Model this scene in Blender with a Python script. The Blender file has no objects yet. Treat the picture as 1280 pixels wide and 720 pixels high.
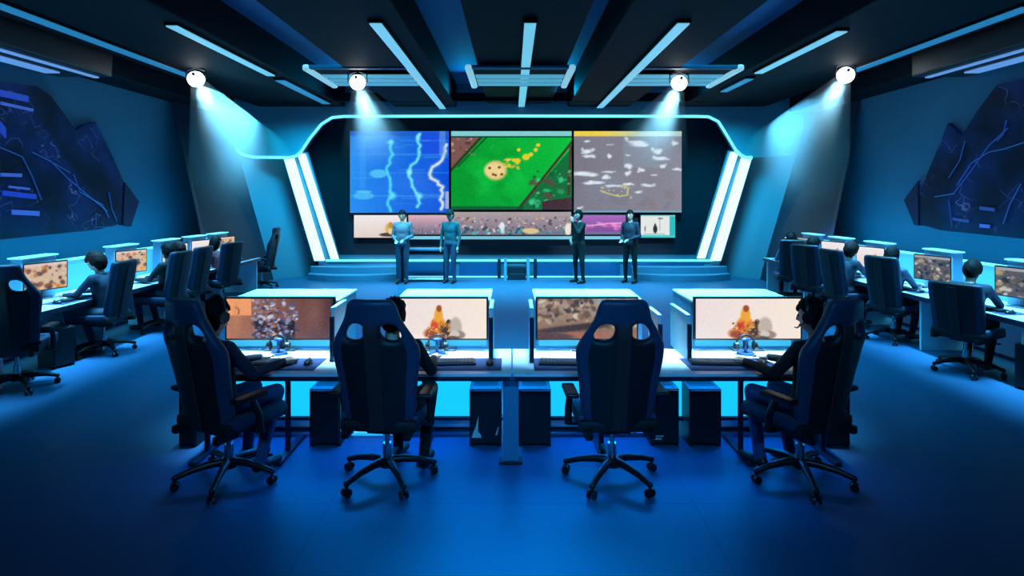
import bpy, bmesh, math, random
import numpy as np
from mathutils import Vector, Matrix
R = math.radians
random.seed(7)
rng = np.random.default_rng(7)
scene = bpy.context.scene
COL = scene.collection
F = 720.0; CX = 640.0; HY = 245.0; H = 2.03      # focal (px), horizon, eye height


def P(px, py, d):
    """the place in the room that the photo shows at a pixel, at distance d"""
    return Vector(((px - CX) * d / F, d, H - (py - HY) * d / F))


def lin(c):
    out = []
    for v in c[:3]:
        v = v / 255.0
        out.append(v / 12.92 if v <= 0.04045 else ((v + 0.055) / 1.055) ** 2.4)
    return tuple(out)

# ------------------------------------------------------------------ materials
MATS = {}


def mat(name, col, rough=0.5, metal=0.0, bump=None, var=0.0, coat=0.0, spec=0.5):
    if name in MATS:
        return MATS[name]
    m = bpy.data.materials.new(name); m.use_nodes = True
    nt = m.node_tree; b = nt.nodes['Principled BSDF']
    c = lin(col)
    b.inputs['Base Color'].default_value = (*c, 1)
    b.inputs['Roughness'].default_value = rough
    b.inputs['Metallic'].default_value = metal
    b.inputs['Coat Weight'].default_value = coat
    b.inputs['Specular IOR Level'].default_value = spec
    tc = nt.nodes.new('ShaderNodeTexCoord')
    nz = nt.nodes.new('ShaderNodeTexNoise'); nz.inputs['Scale'].default_value = bump[0] if bump else 30
    nt.links.new(tc.outputs['Object'], nz.inputs['Vector'])
    if var > 0:
        mx = nt.nodes.new('ShaderNodeMix'); mx.data_type = 'RGBA'
        mx.inputs[6].default_value = (*[v * (1 - var) for v in c], 1)
        mx.inputs[7].default_value = (*[min(1, v * (1 + var)) for v in c], 1)
        nt.links.new(nz.outputs['Fac'], mx.inputs[0]); nt.links.new(mx.outputs[2], b.inputs['Base Color'])
    if bump:
        bp = nt.nodes.new('ShaderNodeBump'); bp.inputs['Strength'].default_value = bump[1]; bp.inputs['Distance'].default_value = 0.01
        nt.links.new(nz.outputs['Fac'], bp.inputs['Height']); nt.links.new(bp.outputs['Normal'], b.inputs['Normal'])
    MATS[name] = m
    return m


def emit(name, col, strength, nosample=False):
    if name in MATS:
        return MATS[name]
    m = bpy.data.materials.new(name); m.use_nodes = True
    b = m.node_tree.nodes['Principled BSDF']
    b.inputs['Base Color'].default_value = (*[v * 0.3 for v in lin(col)], 1)
    b.inputs['Emission Color'].default_value = (*lin(col), 1)
    b.inputs['Emission Strength'].default_value = strength
    b.inputs['Roughness'].default_value = 0.4
    if nosample:
        m.cycles.emission_sampling = 'NONE'
    MATS[name] = m
    return m


def screen_mat():
    m = bpy.data.materials.new('screen_picture'); m.use_nodes = True
    nt = m.node_tree; b = nt.nodes['Principled BSDF']
    a = nt.nodes.new('ShaderNodeAttribute'); a.attribute_name = 'picture'
    b.inputs['Base Color'].default_value = (0.01, 0.01, 0.012, 1); b.inputs['Roughness'].default_value = 0.25
    nt.links.new(a.outputs['Color'], b.inputs['Emission Color'])
    b.inputs['Emission Strength'].default_value = 1.0
    m.cycles.emission_sampling = 'NONE'
    return m


SCREEN = screen_mat()
M_black = mat('black_leather', (17, 18, 24), 0.55, bump=(220, 0.12))
M_navy = mat('navy_leather', (38, 54, 80), 0.5, bump=(220, 0.12))
M_brown = mat('dark_brown_stripe', (58, 32, 34), 0.55, bump=(220, 0.1))
M_plastic = mat('black_plastic', (14, 16, 20), 0.4)
M_chrome = mat('chrome', (190, 195, 200), 0.18, 1.0)
M_grey = mat('grey_plastic', (70, 78, 90), 0.45)
M_white = mat('white_laminate', (225, 230, 235), 0.35, var=0.03)
M_desktop = mat('pale_desktop', (205, 214, 226), 0.3, var=0.04)
M_edge = mat('dark_edge', (20, 30, 52), 0.4)
M_case = mat('dark_metal_case', (28, 33, 42), 0.4, 0.3, var=0.1)
M_pad = mat('navy_cloth_pad', (34, 50, 92), 0.8, bump=(400, 0.1))
M_key = mat('dark_keys', (38, 42, 54), 0.5)
M_wall = mat('wall_paint', (50, 98, 120), 0.75, var=0.05, bump=(6, 0.05))
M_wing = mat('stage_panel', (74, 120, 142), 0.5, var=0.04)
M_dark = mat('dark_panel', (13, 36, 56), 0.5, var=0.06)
M_recess = mat('recess_navy', (14, 26, 46), 0.6, var=0.1)
M_ceil = mat('ceiling_paint', (44, 92, 134), 0.7, var=0.06)
M_beam = mat('beam_black', (4, 8, 18), 0.7, var=0.1, spec=.12)
M_plat = mat('stage_blue', (86, 126, 156), 0.45, var=0.05)
M_skin = mat('skin', (205, 160, 140), 0.55)
M_hair = mat('hair_black', (9, 8, 10), 0.7, bump=(120, 0.3), spec=.15)
M_hairb = mat('hair_brown', (34, 14, 12), 0.7, bump=(120, 0.3), spec=.15)
M_eye = mat('eye_dark', (20, 18, 20), 0.2)
M_lip = mat('lips', (150, 90, 85), 0.5)
E_strip = emit('strip_light', (112, 196, 226), .9)
E_stripdim = emit('strip_light_dim', (34, 120, 170), 0.9)
E_lav = emit('strip_light_lavender', (96, 150, 215), 0.9)
E_neon = emit('neon_white', (170, 240, 255), 2.2)
E_neonthin = emit('neon_cyan', (110, 225, 255), 1.5)
E_teal = emit('neon_teal', (20, 150, 190), 0.8)
E_panel = emit('lit_cyan_panel', (20, 190, 235), 1.15)
E_part = emit('lit_partition', (70, 190, 232), 0.85)
E_lamp = emit('lamp_lens', (245, 252, 255), 6.0)
E_led = emit('small_led', (120, 225, 255), 1.2, True)


def floor_material():
    m = bpy.data.materials.new('floor_vinyl'); m.use_nodes = True
    nt = m.node_tree; b = nt.nodes['Principled BSDF']
    tc = nt.nodes.new('ShaderNodeTexCoord')
    br = nt.nodes.new('ShaderNodeTexBrick'); br.offset = 0.0
    br.inputs['Color1'].default_value = (*lin((52, 92, 128)), 1)
    br.inputs['Color2'].default_value = (*lin((50, 89, 125)), 1)
    br.inputs['Mortar'].default_value = (*lin((44, 80, 114)), 1)
    br.inputs['Scale'].default_value = 1.0
    br.inputs['Mortar Size'].default_value = 0.004
    br.inputs['Brick Width'].default_value = 2.4; br.inputs['Row Height'].default_value = 2.4
    mp = nt.nodes.new('ShaderNodeMapping'); mp.inputs['Location'].default_value = (1.2, 1.0, 0)
    nt.links.new(tc.outputs['Object'], mp.inputs['Vector']); nt.links.new(mp.outputs['Vector'], br.inputs['Vector'])
    nz = nt.nodes.new('ShaderNodeTexNoise'); nz.inputs['Scale'].default_value = 1.4; nz.inputs['Detail'].default_value = 3
    nt.links.new(tc.outputs['Object'], nz.inputs['Vector'])
    mx = nt.nodes.new('ShaderNodeMix'); mx.data_type = 'RGBA'; mx.blend_type = 'MULTIPLY'; mx.inputs[0].default_value = 0.12
    nt.links.new(br.outputs['Color'], mx.inputs[6]); nt.links.new(nz.outputs['Color'], mx.inputs[7])
    nt.links.new(mx.outputs[2], b.inputs['Base Color'])
    b.inputs['Roughness'].default_value = 0.42
    b.inputs['Specular IOR Level'].default_value = 0.2
    return m

# ------------------------------------------------------------------ mesh helpers


class MB:
    def __init__(s):
        s.bm = bmesh.new()

    def _merge(s, other, mi=0):
        for f in other.faces:
            f.material_index = mi
        me = bpy.data.meshes.new('tmp'); other.to_mesh(me); other.free()
        s.bm.from_mesh(me); bpy.data.meshes.remove(me)
        return s

    def box(s, x0, x1, y0, y1, z0, z1, bev=0.0, mi=0, M=None, seg=2):
        b = bmesh.new(); bmesh.ops.create_cube(b, size=1)
        for v in b.verts:
            v.co = Vector((x0 + (v.co.x + .5) * (x1 - x0), y0 + (v.co.y + .5) * (y1 - y0), z0 + (v.co.z + .5) * (z1 - z0)))
        if bev:
            bmesh.ops.bevel(b, geom=b.edges[:], offset=bev, segments=seg, affect='EDGES', profile=0.6)
        if M is not None:
            bmesh.ops.transform(b, matrix=M, verts=b.verts)
        return s._merge(b, mi)

    def cone(s, p, q, r1, r2=None, seg=20, mi=0, caps=True):
        p, q = Vector(p), Vector(q); r2 = r1 if r2 is None else r2
        d = q - p; b = bmesh.new()
        bmesh.ops.create_cone(b, cap_ends=caps, segments=seg, radius1=r1, radius2=max(r2, 1e-4), depth=d.length)
        M = Matrix.Translation((p + q) / 2) @ d.to_track_quat('Z', 'Y').to_matrix().to_4x4()
        bmesh.ops.transform(b, matrix=M, verts=b.verts)
        return s._merge(b, mi)

    def ball(s, c, r, seg=20, rings=12, mi=0, M=None):
        b = bmesh.new(); bmesh.ops.create_uvsphere(b, u_segments=seg, v_segments=rings, radius=1)
        r = (r, r, r) if not hasattr(r, '__len__') else r
        for v in b.verts:
            v.co = Vector((v.co.x * r[0], v.co.y * r[1], v.co.z * r[2]))
        if M is not None:
            bmesh.ops.transform(b, matrix=M, verts=b.verts)
        bmesh.ops.translate(b, vec=Vector(c), verts=b.verts)
        return s._merge(b, mi)

    def tube(s, pts, rad, seg=10, mi=0, closed=False):
        pts = [Vector(p) for p in pts]; n = len(pts)
        b = bmesh.new(); rings = []
        up0 = Vector((0, 0, 1))
        for i, p in enumerate(pts):
            if closed:
                t = (pts[(i + 1) % n] - pts[i - 1]).normalized()
            else:
                t = (pts[min(i + 1, n - 1)] - pts[max(i - 1, 0)]).normalized()
            up = up0 if abs(t.dot(up0)) < .95 else Vector((0, 1, 0))
            a = t.cross(up).normalized(); c = a.cross(t).normalized()
            r = rad[i] if hasattr(rad, '__len__') else rad
            rings.append([b.verts.new(p + (a * math.cos(2 * math.pi * k / seg) + c * math.sin(2 * math.pi * k / seg)) * r) for k in range(seg)])
        for i in range(n if closed else n - 1):
            A, B = rings[i], rings[(i + 1) % n]
            for k in range(seg):
                b.faces.new((A[k], A[(k + 1) % seg], B[(k + 1) % seg], B[k]))
        if not closed:
            b.faces.new(rings[0][::-1]); b.faces.new(rings[-1])
        bmesh.ops.recalc_face_normals(b, faces=b.faces)
        return s._merge(b, mi)

    def slab(s, pts, vec, mi=0):
        """closed polygon thickened along vec"""
        b = bmesh.new(); vec = Vector(vec)
        A = [b.verts.new(Vector(p)) for p in pts]; B = [b.verts.new(Vector(p) + vec) for p in pts]
        n = len(A)
        b.faces.new(A); b.faces.new(B[::-1])
        for i in range(n):
            b.faces.new((A[i], B[i], B[(i + 1) % n], A[(i + 1) % n]))
        bmesh.ops.recalc_face_normals(b, faces=b.faces)
        return s._merge(b, mi)

    def build(s, name, mats, parent=None, smooth=False, loc=None):
        me = bpy.data.meshes.new(name); s.bm.to_mesh(me); s.bm.free()
        return link(name, me, mats, parent, smooth, loc)


def link(name, me, mats, parent=None, smooth=False, loc=None):
    o = bpy.data.objects.new(name, me); COL.objects.link(o)
    if mats is not None:
        for m in (mats if isinstance(mats, (list, tuple)) else [mats]):
            me.materials.append(m)
    if smooth:
        me.polygons.foreach_set('use_smooth', [True] * len(me.polygons))
        if smooth != 'full':
            try:
                me.set_sharp_from_angle(angle=R(40))
            except Exception:
                pass
    if parent is not None:
        o.parent = parent
    if loc is not None:
        o.location = loc
    return o


def tag(o, label=None, cat=None, group=None, kind=None):
    if label: o['label'] = label
    if cat: o['category'] = cat
    if group: o['group'] = group
    if kind: o['kind'] = kind
    return o


def empty(name, loc=(0, 0, 0), rz=0.0):
    o = bpy.data.objects.new(name, None); COL.objects.link(o)
    o.location = loc; o.rotation_euler = (0, 0, rz); o.empty_display_size = 0.1
    return o


def children(o):
    return [c for c in bpy.data.objects if c.parent == o]


def copy_tree(o, parent=None):
    c = o.copy(); COL.objects.link(c)
    if parent is not None:
        c.parent = parent
    for ch in children(o):
        copy_tree(ch, c)
    return c


def baked(me, mods):
    """mesh with the given modifiers applied"""
    o = bpy.data.objects.new('tmp_bake', me); COL.objects.link(o)
    for typ, kw in mods:
        md = o.modifiers.new(typ, typ)
        for k, v in kw.items():
            setattr(md, k, v)
    dg = bpy.context.evaluated_depsgraph_get()
    out = bpy.data.meshes.new_from_object(o.evaluated_get(dg), depsgraph=dg)
    bpy.data.objects.remove(o); bpy.data.meshes.remove(me)
    return out


def structure(o):
    o['kind'] = 'structure'
    return o

# ------------------------------------------------------------------ camera, world
cam = bpy.data.cameras.new('camera'); cam.sensor_width = 36; cam.lens = F / 1280 * 36
cam.shift_y = -(360 - HY) / 1280; cam.clip_end = 100
co = bpy.data.objects.new('camera', cam); COL.objects.link(co)
co.location = (0, 0, H); co.rotation_euler = (R(90), 0, 0); scene.camera = co
w = bpy.data.worlds.new('world'); scene.world = w; w.use_nodes = True
w.node_tree.nodes['Background'].inputs['Color'].default_value = (0.0, 0.06, 0.16, 1)
w.node_tree.nodes['Background'].inputs['Strength'].default_value = 0.3
scene.view_settings.view_transform = 'Standard'
scene.view_settings.look = 'None'
scene.view_settings.exposure = 0.0; scene.view_settings.gamma = 1.0
scene.view_settings.use_curve_mapping = False

# ------------------------------------------------------------------ room shell
WX = 7.1; YB = 15.6; YF = -1.6; CZ = 4.75
b = MB().box(-WX - .2, WX + .2, YF, YB + .2, -.1, 0)
structure(b.build('floor', floor_material()))
structure(MB().box(-WX - .2, WX + .2, YF, YB + .2, CZ, CZ + .1).build('ceiling', M_ceil))
structure(MB().box(-WX - .2, -WX, YF, YB, 0, CZ).build('wall_left', M_wall))
structure(MB().box(WX, WX + .2, YF, YB, 0, CZ).build('wall_right', M_wall))
structure(MB().box(-WX, WX, YB, YB + .2, 0, CZ).build('wall_stage', M_recess))
structure(MB().box(-WX - .2, WX + .2, YF - .2, YF, 0, CZ).build('wall_rear', M_wall))

# ceiling beams (dark) between the lit bays
for (x0, x1, z0) in ((-6.15, -4.05, 4.2), (-2.85, -1.35, 4.2), (-.6, .95, 4.28), (1.35, 2.85, 4.2), (4.05, 6.15, 4.2)):
    structure(MB().box(x0, x1, 1.2, 14.0, z0, CZ + .02, .02).build('ceiling_beam', M_beam))
structure(MB().box(-7.1, -6.45, YF, 13.4, 3.98, CZ + .02, .02).build('ceiling_beam', M_beam))
structure(MB().box(6.45, 7.1, YF, 13.4, 3.98, CZ + .02, .02).build('ceiling_beam', M_beam))
structure(MB().box(-6.15, 6.15, 13.2, 13.3, 4.2, 4.4, .01).build('ceiling_beam', M_beam))

# fascia over the stage with the hexagonal opening (plane at d = 14)
D0 = 14.0
prof = [(190, 138), (221, 138), (262, 148), (284, 172), (303, 194), (362, 197), (376, 190), (388, 172), (402, 155), (415, 147),
        (640, 145), (886, 146), (898, 152), (908, 168), (920, 188), (932, 197), (992, 194), (1012, 172), (1038, 144), (1070, 137), (1105, 137)]
pp = [P(x, y, D0) for x, y in prof]
bm = bmesh.new()
lo = [bm.verts.new(p) for p in pp]; hi = [bm.verts.new((p.x, D0, CZ + .02)) for p in pp]
lo2 = [bm.verts.new(p + Vector((0, .2, 0))) for p in pp]; hi2 = [bm.verts.new((p.x, D0 + .2, CZ + .02)) for p in pp]
for i in range(len(pp) - 1):
    bm.faces.new((lo[i], lo[i + 1], hi[i + 1], hi[i])); bm.faces.new((lo2[i + 1], lo2[i], hi2[i], hi2[i + 1]))
    bm.faces.new((lo[i + 1], lo[i], lo2[i], lo2[i + 1]))
bmesh.ops.recalc_face_normals(bm, faces=bm.faces)
me = bpy.data.meshes.new('fascia'); bm.to_mesh(me); bm.free()
structure(link('wall_fascia', me, M_wing))

# slanting wing panels either side of the opening
def slant(xa0, ya0, xa1, ya1, d, z):
    """point at height z on the line through two pixels seen at distance d"""
    py = HY + (H - z) * F / d
    px = xa0 + (xa1 - xa0) * (py - ya0) / (ya1 - ya0)
    return P(px, py, d)
Lb = lambda z: slant(218, 138, 250, 287, 11.8, z)
La = lambda z: slant(298, 192, 333, 317, 14.0, z)
Ln = lambda z: slant(354, 197, 393, 327, 14.9, z)
Rb = lambda z: slant(1073, 137, 1043, 287, 11.7, z)
Ra = lambda z: slant(997, 190, 958, 322, 14.0, z)
Rn = lambda z: slant(940, 197, 898, 327, 14.9, z)
def panel(name, a, b_, za, zb, m, thick=(0, .12, 0)):
    return structure(MB().slab([a(0), b_(0), b_(zb), a(za)], thick).build(name, m))
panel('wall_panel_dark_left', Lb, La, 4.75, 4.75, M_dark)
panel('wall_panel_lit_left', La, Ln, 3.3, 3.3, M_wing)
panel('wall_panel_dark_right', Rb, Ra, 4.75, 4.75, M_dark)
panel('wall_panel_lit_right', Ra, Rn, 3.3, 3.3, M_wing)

# stage platform with its panelled front
PX0, PX1, PZ = P(398, 0, 14.3).x, P(900, 0, 14.3).x, 0.44
b = MB().box(PX0, PX1, 14.3, YB, 0, PZ, .01)
stage = structure(b.build('stage_platform', M_plat))
for (xa, xb) in ((500, 570), (574, 622), (671, 716), (720, 775), (780, 880)):
    o = MB().box(P(xa, 0, 14.28).x, P(xb, 0, 14.28).x, 14.27, 14.3, .05, PZ - .06, .006).build('riser_panel', mat('riser_blue', (30, 84, 132), .45), stage)
for xp in (624, 669):
    o = MB().box(P(xp - 2, 0, 14.28).x, P(xp + 2, 0, 14.28).x, 14.22, 14.3, 0, PZ + .03, .006).build('riser_post', M_recess, stage)
# low curved plinth either side of the platform
for sgn, xa, xb in ((-1, 392, 503), (1, 905, 788)):
    A, B = P(xa, 0, 14.3).x, P(xb, 0, 14.3).x
    for (z0, z1, dd) in ((0, .15, .75), (.15, .30, .38)):
        pts = [(A - sgn * -.05, 14.3, z0)]
        for k in range(13):
            u = k / 12.0
            pts.append((A + (B - A) * u, 14.3 - dd * math.sin(math.pi * (.12 + .76 * u)) ** .6, z0))
        pts.append((B, 14.3, z0))
        structure(MB().slab(pts, (0, 0, z1 - z0)).build('stage_plinth', M_plat))
# stair opening in the middle of the platform
t = empty('stage_steps', P(646, 351, 13.9) * 1.0); t.location.z = 0
for k, (zz, yy) in enumerate(((.15, 0), (.30, .13))):
    MB().box(-.22, .22, yy, .38, zz - .15, zz, .01).build('step', M_recess, t)
for s in (-1, 1):
    MB().slab([(s * .24, -.05, 0), (s * .24, .38, 0), (s * .24, .38, .5), (s * .24, .1, .5)], (s * .07, 0, 0)).build('cheek', M_plat, t)
tag(t, 'dark short steps with pale blue cheeks in the middle of the stage front', 'steps')

# ------------------------------------------------------------------ lights as things
def strip(px_list, wdt, m, label, z=4.16, housing=True):
    (xa, ya), (xb, yb) = px_list
    da = (z - H) * F / (HY - ya); db = (z - H) * F / (HY - yb)
    A = P(xa, ya, da); B = P(xb, yb, db)
    X = (A.x + B.x) / 2
    t = empty('strip_light', (X, (da + db) / 2, z))
    L = abs(db - da) / 2
    MB().box(-wdt / 2 - .02, wdt / 2 + .02, -L - .02, L + .02, .012, .06, .006).build('housing', M_beam, t)
    MB().box(-wdt / 2, wdt / 2, -L, L, -.004, .014, .003).build('diffuser', m, t)
    tag(t, label, 'ceiling light', 'strip lights along the ceiling')
    return t
strip([(666, 30), (650, 136)], .15, E_strip, 'pale cyan strip light down the middle of the ceiling', z=4.2)
strip([(474, 30), (551, 136)], .15, E_strip, 'pale cyan strip light left of the middle one, running over the left louvred fitting', z=4.15)
strip([(858, 30), (748, 135)], .15, E_strip, 'pale cyan strip light right of the middle one, running over the right louvred fitting', z=4.15)
strip([(224, 33), (332, 95)], .14, E_strip, 'cyan strip light on the dark left ceiling beam, between the two left spotlights', z=4.15)
strip([(1050, 40), (950, 92)], .14, E_strip, 'cyan strip light on the dark right ceiling beam, between the two right spotlights', z=4.15)
strip([(345, 101), (412, 130)], .17, E_stripdim, 'short dim strip light left, near the stage fascia', z=4.15)
strip([(937, 99), (905, 115)], .14, E_stripdim, 'short dim strip light right, near the stage fascia', z=4.15)
strip([(2, 5), (236, 98)], .17, E_stripdim, 'long dim blue strip light ending at the outer left spotlight', z=4.15)
strip([(1280, 10), (1070, 90)], .17, E_stripdim, 'long dim blue strip light ending at the outer right spotlight', z=4.15)

def louvre(xc, label, wide=1.75):
    d0, d1, z = 9.7, 11.3, 4.2
    t = empty('louvred_ceiling_light', (xc, (d0 + d1) / 2, z))
    hw, hd = wide / 2, (d1 - d0) / 2
    b = MB()
    b.box(-hw, hw, -hd, -hd + .12, -.02, .04, .01); b.box(-hw, hw, hd - .12, hd, -.02, .04, .01)
    for s in (-1, 1): b.box(s * hw - .05, s * hw + .05, -hd, hd, -.02, .04, .01)
    b.build('frame', mat('light_frame', (40, 74, 100), .5), t)
    MB().box(-hw, hw, -hd + .13, hd - .13, .0, .035).build('backing', M_beam, t)
    for s in (-1, 1):
        MB().box(s * hw - .06, s * hw + .06, -hd - .02, hd + .02, -.06, .05, .05, seg=4).build('end_cap', emit('lit_cap', (150, 215, 235), .7), t, True)
    for k in range(3):
        y = -hd + .58 + k * .36
        MB().box(-hw + .08, hw - .08, y, y + .2, -.03, .01, .01).build('slat', emit('slat_glow', (84, 170, 205), .75), t)
    tag(t, label, 'ceiling light', 'louvred ceiling fittings')
louvre(.14, 'louvred ceiling fitting with white end caps, crossed by the middle strip light')
louvre(-2.6, 'louvred ceiling fitting with white end caps beside the inner left spotlight')
louvre(2.98, 'louvred ceiling fitting with white end caps beside the inner right spotlight')

def side_fixture(s, label):
    t = empty('linear_light_box', (s * 6.62, 5.95, 3.85))
    MB().box(-.42, .42, -3.2, 3.0, .02, .5, .03).build('housing', M_plastic, t)
    o = MB().box(-.04, .04, -3.2, 2.95, -.0, .03, .004).build('diffuser', E_lav, t); o.location.x = -s * .2
    o = MB().box(-.11, .11, -3.2, 2.6, -.0, .03, .004).build('diffuser', E_lav, t); o.location.x = s * .2
    tag(t, label, 'ceiling light', 'black light boxes along the side walls')
side_fixture(-1, 'black ceiling box with two lavender light lines above the left wall display')
side_fixture(1, 'black ceiling box with two lavender light lines above the right wall display')

def area(name, loc, target, sx, sy, col, energy, spread=None):
    l = bpy.data.lights.new(name, 'AREA'); l.shape = 'RECTANGLE'; l.size = sx; l.size_y = sy
    l.color = col; l.energy = energy
    if spread: l.spread = R(spread)
    o = bpy.data.objects.new(name, l); COL.objects.link(o)
    o.location = loc
    o.rotation_euler = (Vector(target) - Vector(loc)).to_track_quat('-Z', 'Y').to_euler()
    return o

def haze_material(pos, reach, dens):
    m = bpy.data.materials.new('thin_haze'); m.use_nodes = True
    nt = m.node_tree; nt.nodes.remove(nt.nodes['Principled BSDF'])
    g = nt.nodes.new('ShaderNodeNewGeometry')
    ds = nt.nodes.new('ShaderNodeVectorMath'); ds.operation = 'DISTANCE'; ds.inputs[1].default_value = pos
    mr = nt.nodes.new('ShaderNodeMapRange'); mr.inputs['From Min'].default_value = .2; mr.inputs['From Max'].default_value = reach
    mr.inputs['To Min'].default_value = dens; mr.inputs['To Max'].default_value = 0.0
    vs = nt.nodes.new('ShaderNodeVolumeScatter'); vs.inputs['Color'].default_value = (.8, .95, 1, 1)
    nt.links.new(g.outputs['Position'], ds.inputs[0]); nt.links.new(ds.outputs['Value'], mr.inputs['Value'])
    nt.links.new(mr.outputs['Result'], vs.inputs['Density']); nt.links.new(vs.outputs[0], nt.nodes['Material Output'].inputs['Volume'])
    return m

def spotlight(pos, target, label, ang=34, energy=760, hlen=3.4, dens=1.4):
    pos = Vector(pos); target = Vector(target); d = (target - pos).normalized()
    t = empty('spotlight', pos)
    q = d.to_track_quat('Z', 'Y').to_matrix().to_4x4()
    b = MB(); b.cone((0, 0, -.16), (0, 0, -.1), .02, .035, 24); b.cone((0, 0, -.115), (0, 0, -.09), .04, .04, 24)
    bmesh.ops.transform(b.bm, matrix=q, verts=b.bm.verts); b.build('lamp_housing', M_plastic, t, True)
    b = MB(); b.ball((0, 0, .0), (.135, .135, .13), 24, 12)
    bmesh.ops.transform(b.bm, matrix=q, verts=b.bm.verts); b.build('lens', E_lamp, t, True)
    b = MB(); b.tube([(-.165, 0, .0), (-.165, 0, .14), (0, 0, .2), (.165, 0, .14), (.165, 0, 0)], .015, 8)
    b.build('yoke', M_plastic, t, True)
    MB().cone((0, 0, .19), (0, 0, .34), .03, .05, 14).build('mount', M_plastic, t, True)
    tag(t, label, 'spotlight', 'stage spotlights')
    l = bpy.data.lights.new('spot', 'SPOT'); l.energy = energy; l.color = (.28, .72, 1.0); l.spot_size = R(ang); l.spot_blend = .55
    l.shadow_soft_size = .1
    o = bpy.data.objects.new('spot', l); COL.objects.link(o); o.location = pos + d * .2
    o.rotation_euler = d.to_track_quat('-Z', 'Y').to_euler()
    hz = MB(); hz.cone(pos + d * .17, pos + d * hlen, .14, .14 + math.tan(R(ang / 2)) * hlen * 1.02, 32)
    h = hz.build('haze', haze_material(pos, hlen, dens)); tag(h, 'thin haze lit in the beam of the ' + label.split('spotlight')[0].replace('bright ', '').strip() + ' spotlight', 'haze', None, 'stuff')
spotlight(P(245, 99, 9.8), P(318, 240, 13.4), 'bright outer left spotlight aimed at the left stage wing')
spotlight(P(447, 103, 10.1), P(474, 190, 12.0), 'bright inner left spotlight above the blue waveform screen', 34, 1700, 2.3, .55)
spotlight(P(849, 104, 10.1), P(812, 190, 12.0), 'bright inner right spotlight above the grey cloud screen', 34, 1700, 2.3, .55)
spotlight(P(1057, 94, 9.6), P(974, 238, 13.4), 'bright outer right spotlight aimed at the right stage wing')
# ------------------------------------------------------------------ neon outlines of the stage
def neon(pts, rad, m, label, name='neon_tube'):
    o = MB().tube(pts, rad, 8).build(name, m, None, True)
    tag(o, label, 'neon light', 'neon lines around the stage opening')
    return o
dn = 13.97
neon([P(x, y, dn) for x, y in ((376, 190), (388, 172), (402, 155), (415, 147), (430, 145.5), (640, 145), (870, 145.5), (886, 146), (898, 152), (908, 168), (920, 188))],
     .034, E_neonthin, 'long cyan neon line along the top edge of the stage opening')
neon([P(x, y, dn) for x, y in ((262, 148), (284, 172), (298, 190), (305, 194), (316, 196.5), (362, 197), (370, 195), (376, 190))],
     .036, E_neonthin, 'cyan neon line along the lower edge of the left fascia, over the lit wing')
neon([P(x, y, dn) for x, y in ((920, 188), (926, 194), (932, 197), (940, 197))], .04, E_neonthin, 'short cyan neon line joining the top line to the right bright light bars')

def bar(pa, pb, wpx, d, m, label, dep=.08):
    (xa, ya), (xb, yb) = pa, pb
    h = wpx / 2
    o = MB().slab([P(xa - h, ya, d), P(xa + h, ya, d), P(xb + h, yb, d), P(xb - h, yb, d)], (0, dep, 0)).build('light_bar', m)
    tag(o, label, 'light bar', 'bright slanting light bars beside the stage opening')
bar((360, 196), (399, 326), 12, 14.21, E_neon, 'outer of the two bright slanting light bars left of the stage')
bar((376, 192), (418, 324), 9, 14.23, E_neon, 'inner of the two bright slanting light bars left of the stage')
bar((934, 197), (895, 326), 12, 14.21, E_neon, 'outer of the two bright slanting light bars right of the stage')
bar((919, 190), (877, 323), 9, 14.23, E_neon, 'inner of the two bright slanting light bars right of the stage')
structure(MB().slab([P(352, 192, 14.32), P(384, 190, 14.32), P(424, 325, 14.32), P(392, 327, 14.32)], (0, .1, 0)).build('wall_jamb_left', M_wing))
structure(MB().slab([P(942, 192, 14.32), P(911, 188, 14.32), P(870, 325, 14.32), P(902, 327, 14.32)], (0, .1, 0)).build('wall_jamb_right', M_wing))
# dark returns of the recess behind the jambs
structure(MB().slab([P(300, 130, 15.0), P(378, 130, 15.0), P(384, 190, 15.0), P(424, 330, 15.0), P(300, 330, 15.0)], (0, .1, 0)).build('wall_recess_left', M_recess))
structure(MB().slab([P(1000, 130, 15.0), P(916, 130, 15.0), P(911, 188, 15.0), P(870, 330, 15.0), P(1000, 330, 15.0)], (0, .1, 0)).build('wall_recess_right', M_recess))
o = MB().tube([(PX0 + .2, 14.285, PZ - .01), (PX1 - .2, 14.285, PZ - .01)], .028, 8).build('neon_tube', E_neonthin)
tag(o, 'straight cyan neon line along the front edge of the stage platform', 'neon light', 'neon lines around the stage opening')
o = MB().box(P(505, 0, 14.2).x, P(792, 0, 14.2).x, 14.235, 14.265, .015, .05).build('neon_tube', E_led)
tag(o, 'faint cyan light line at the foot of the stage riser', 'neon light', 'neon lines around the stage opening')

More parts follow.
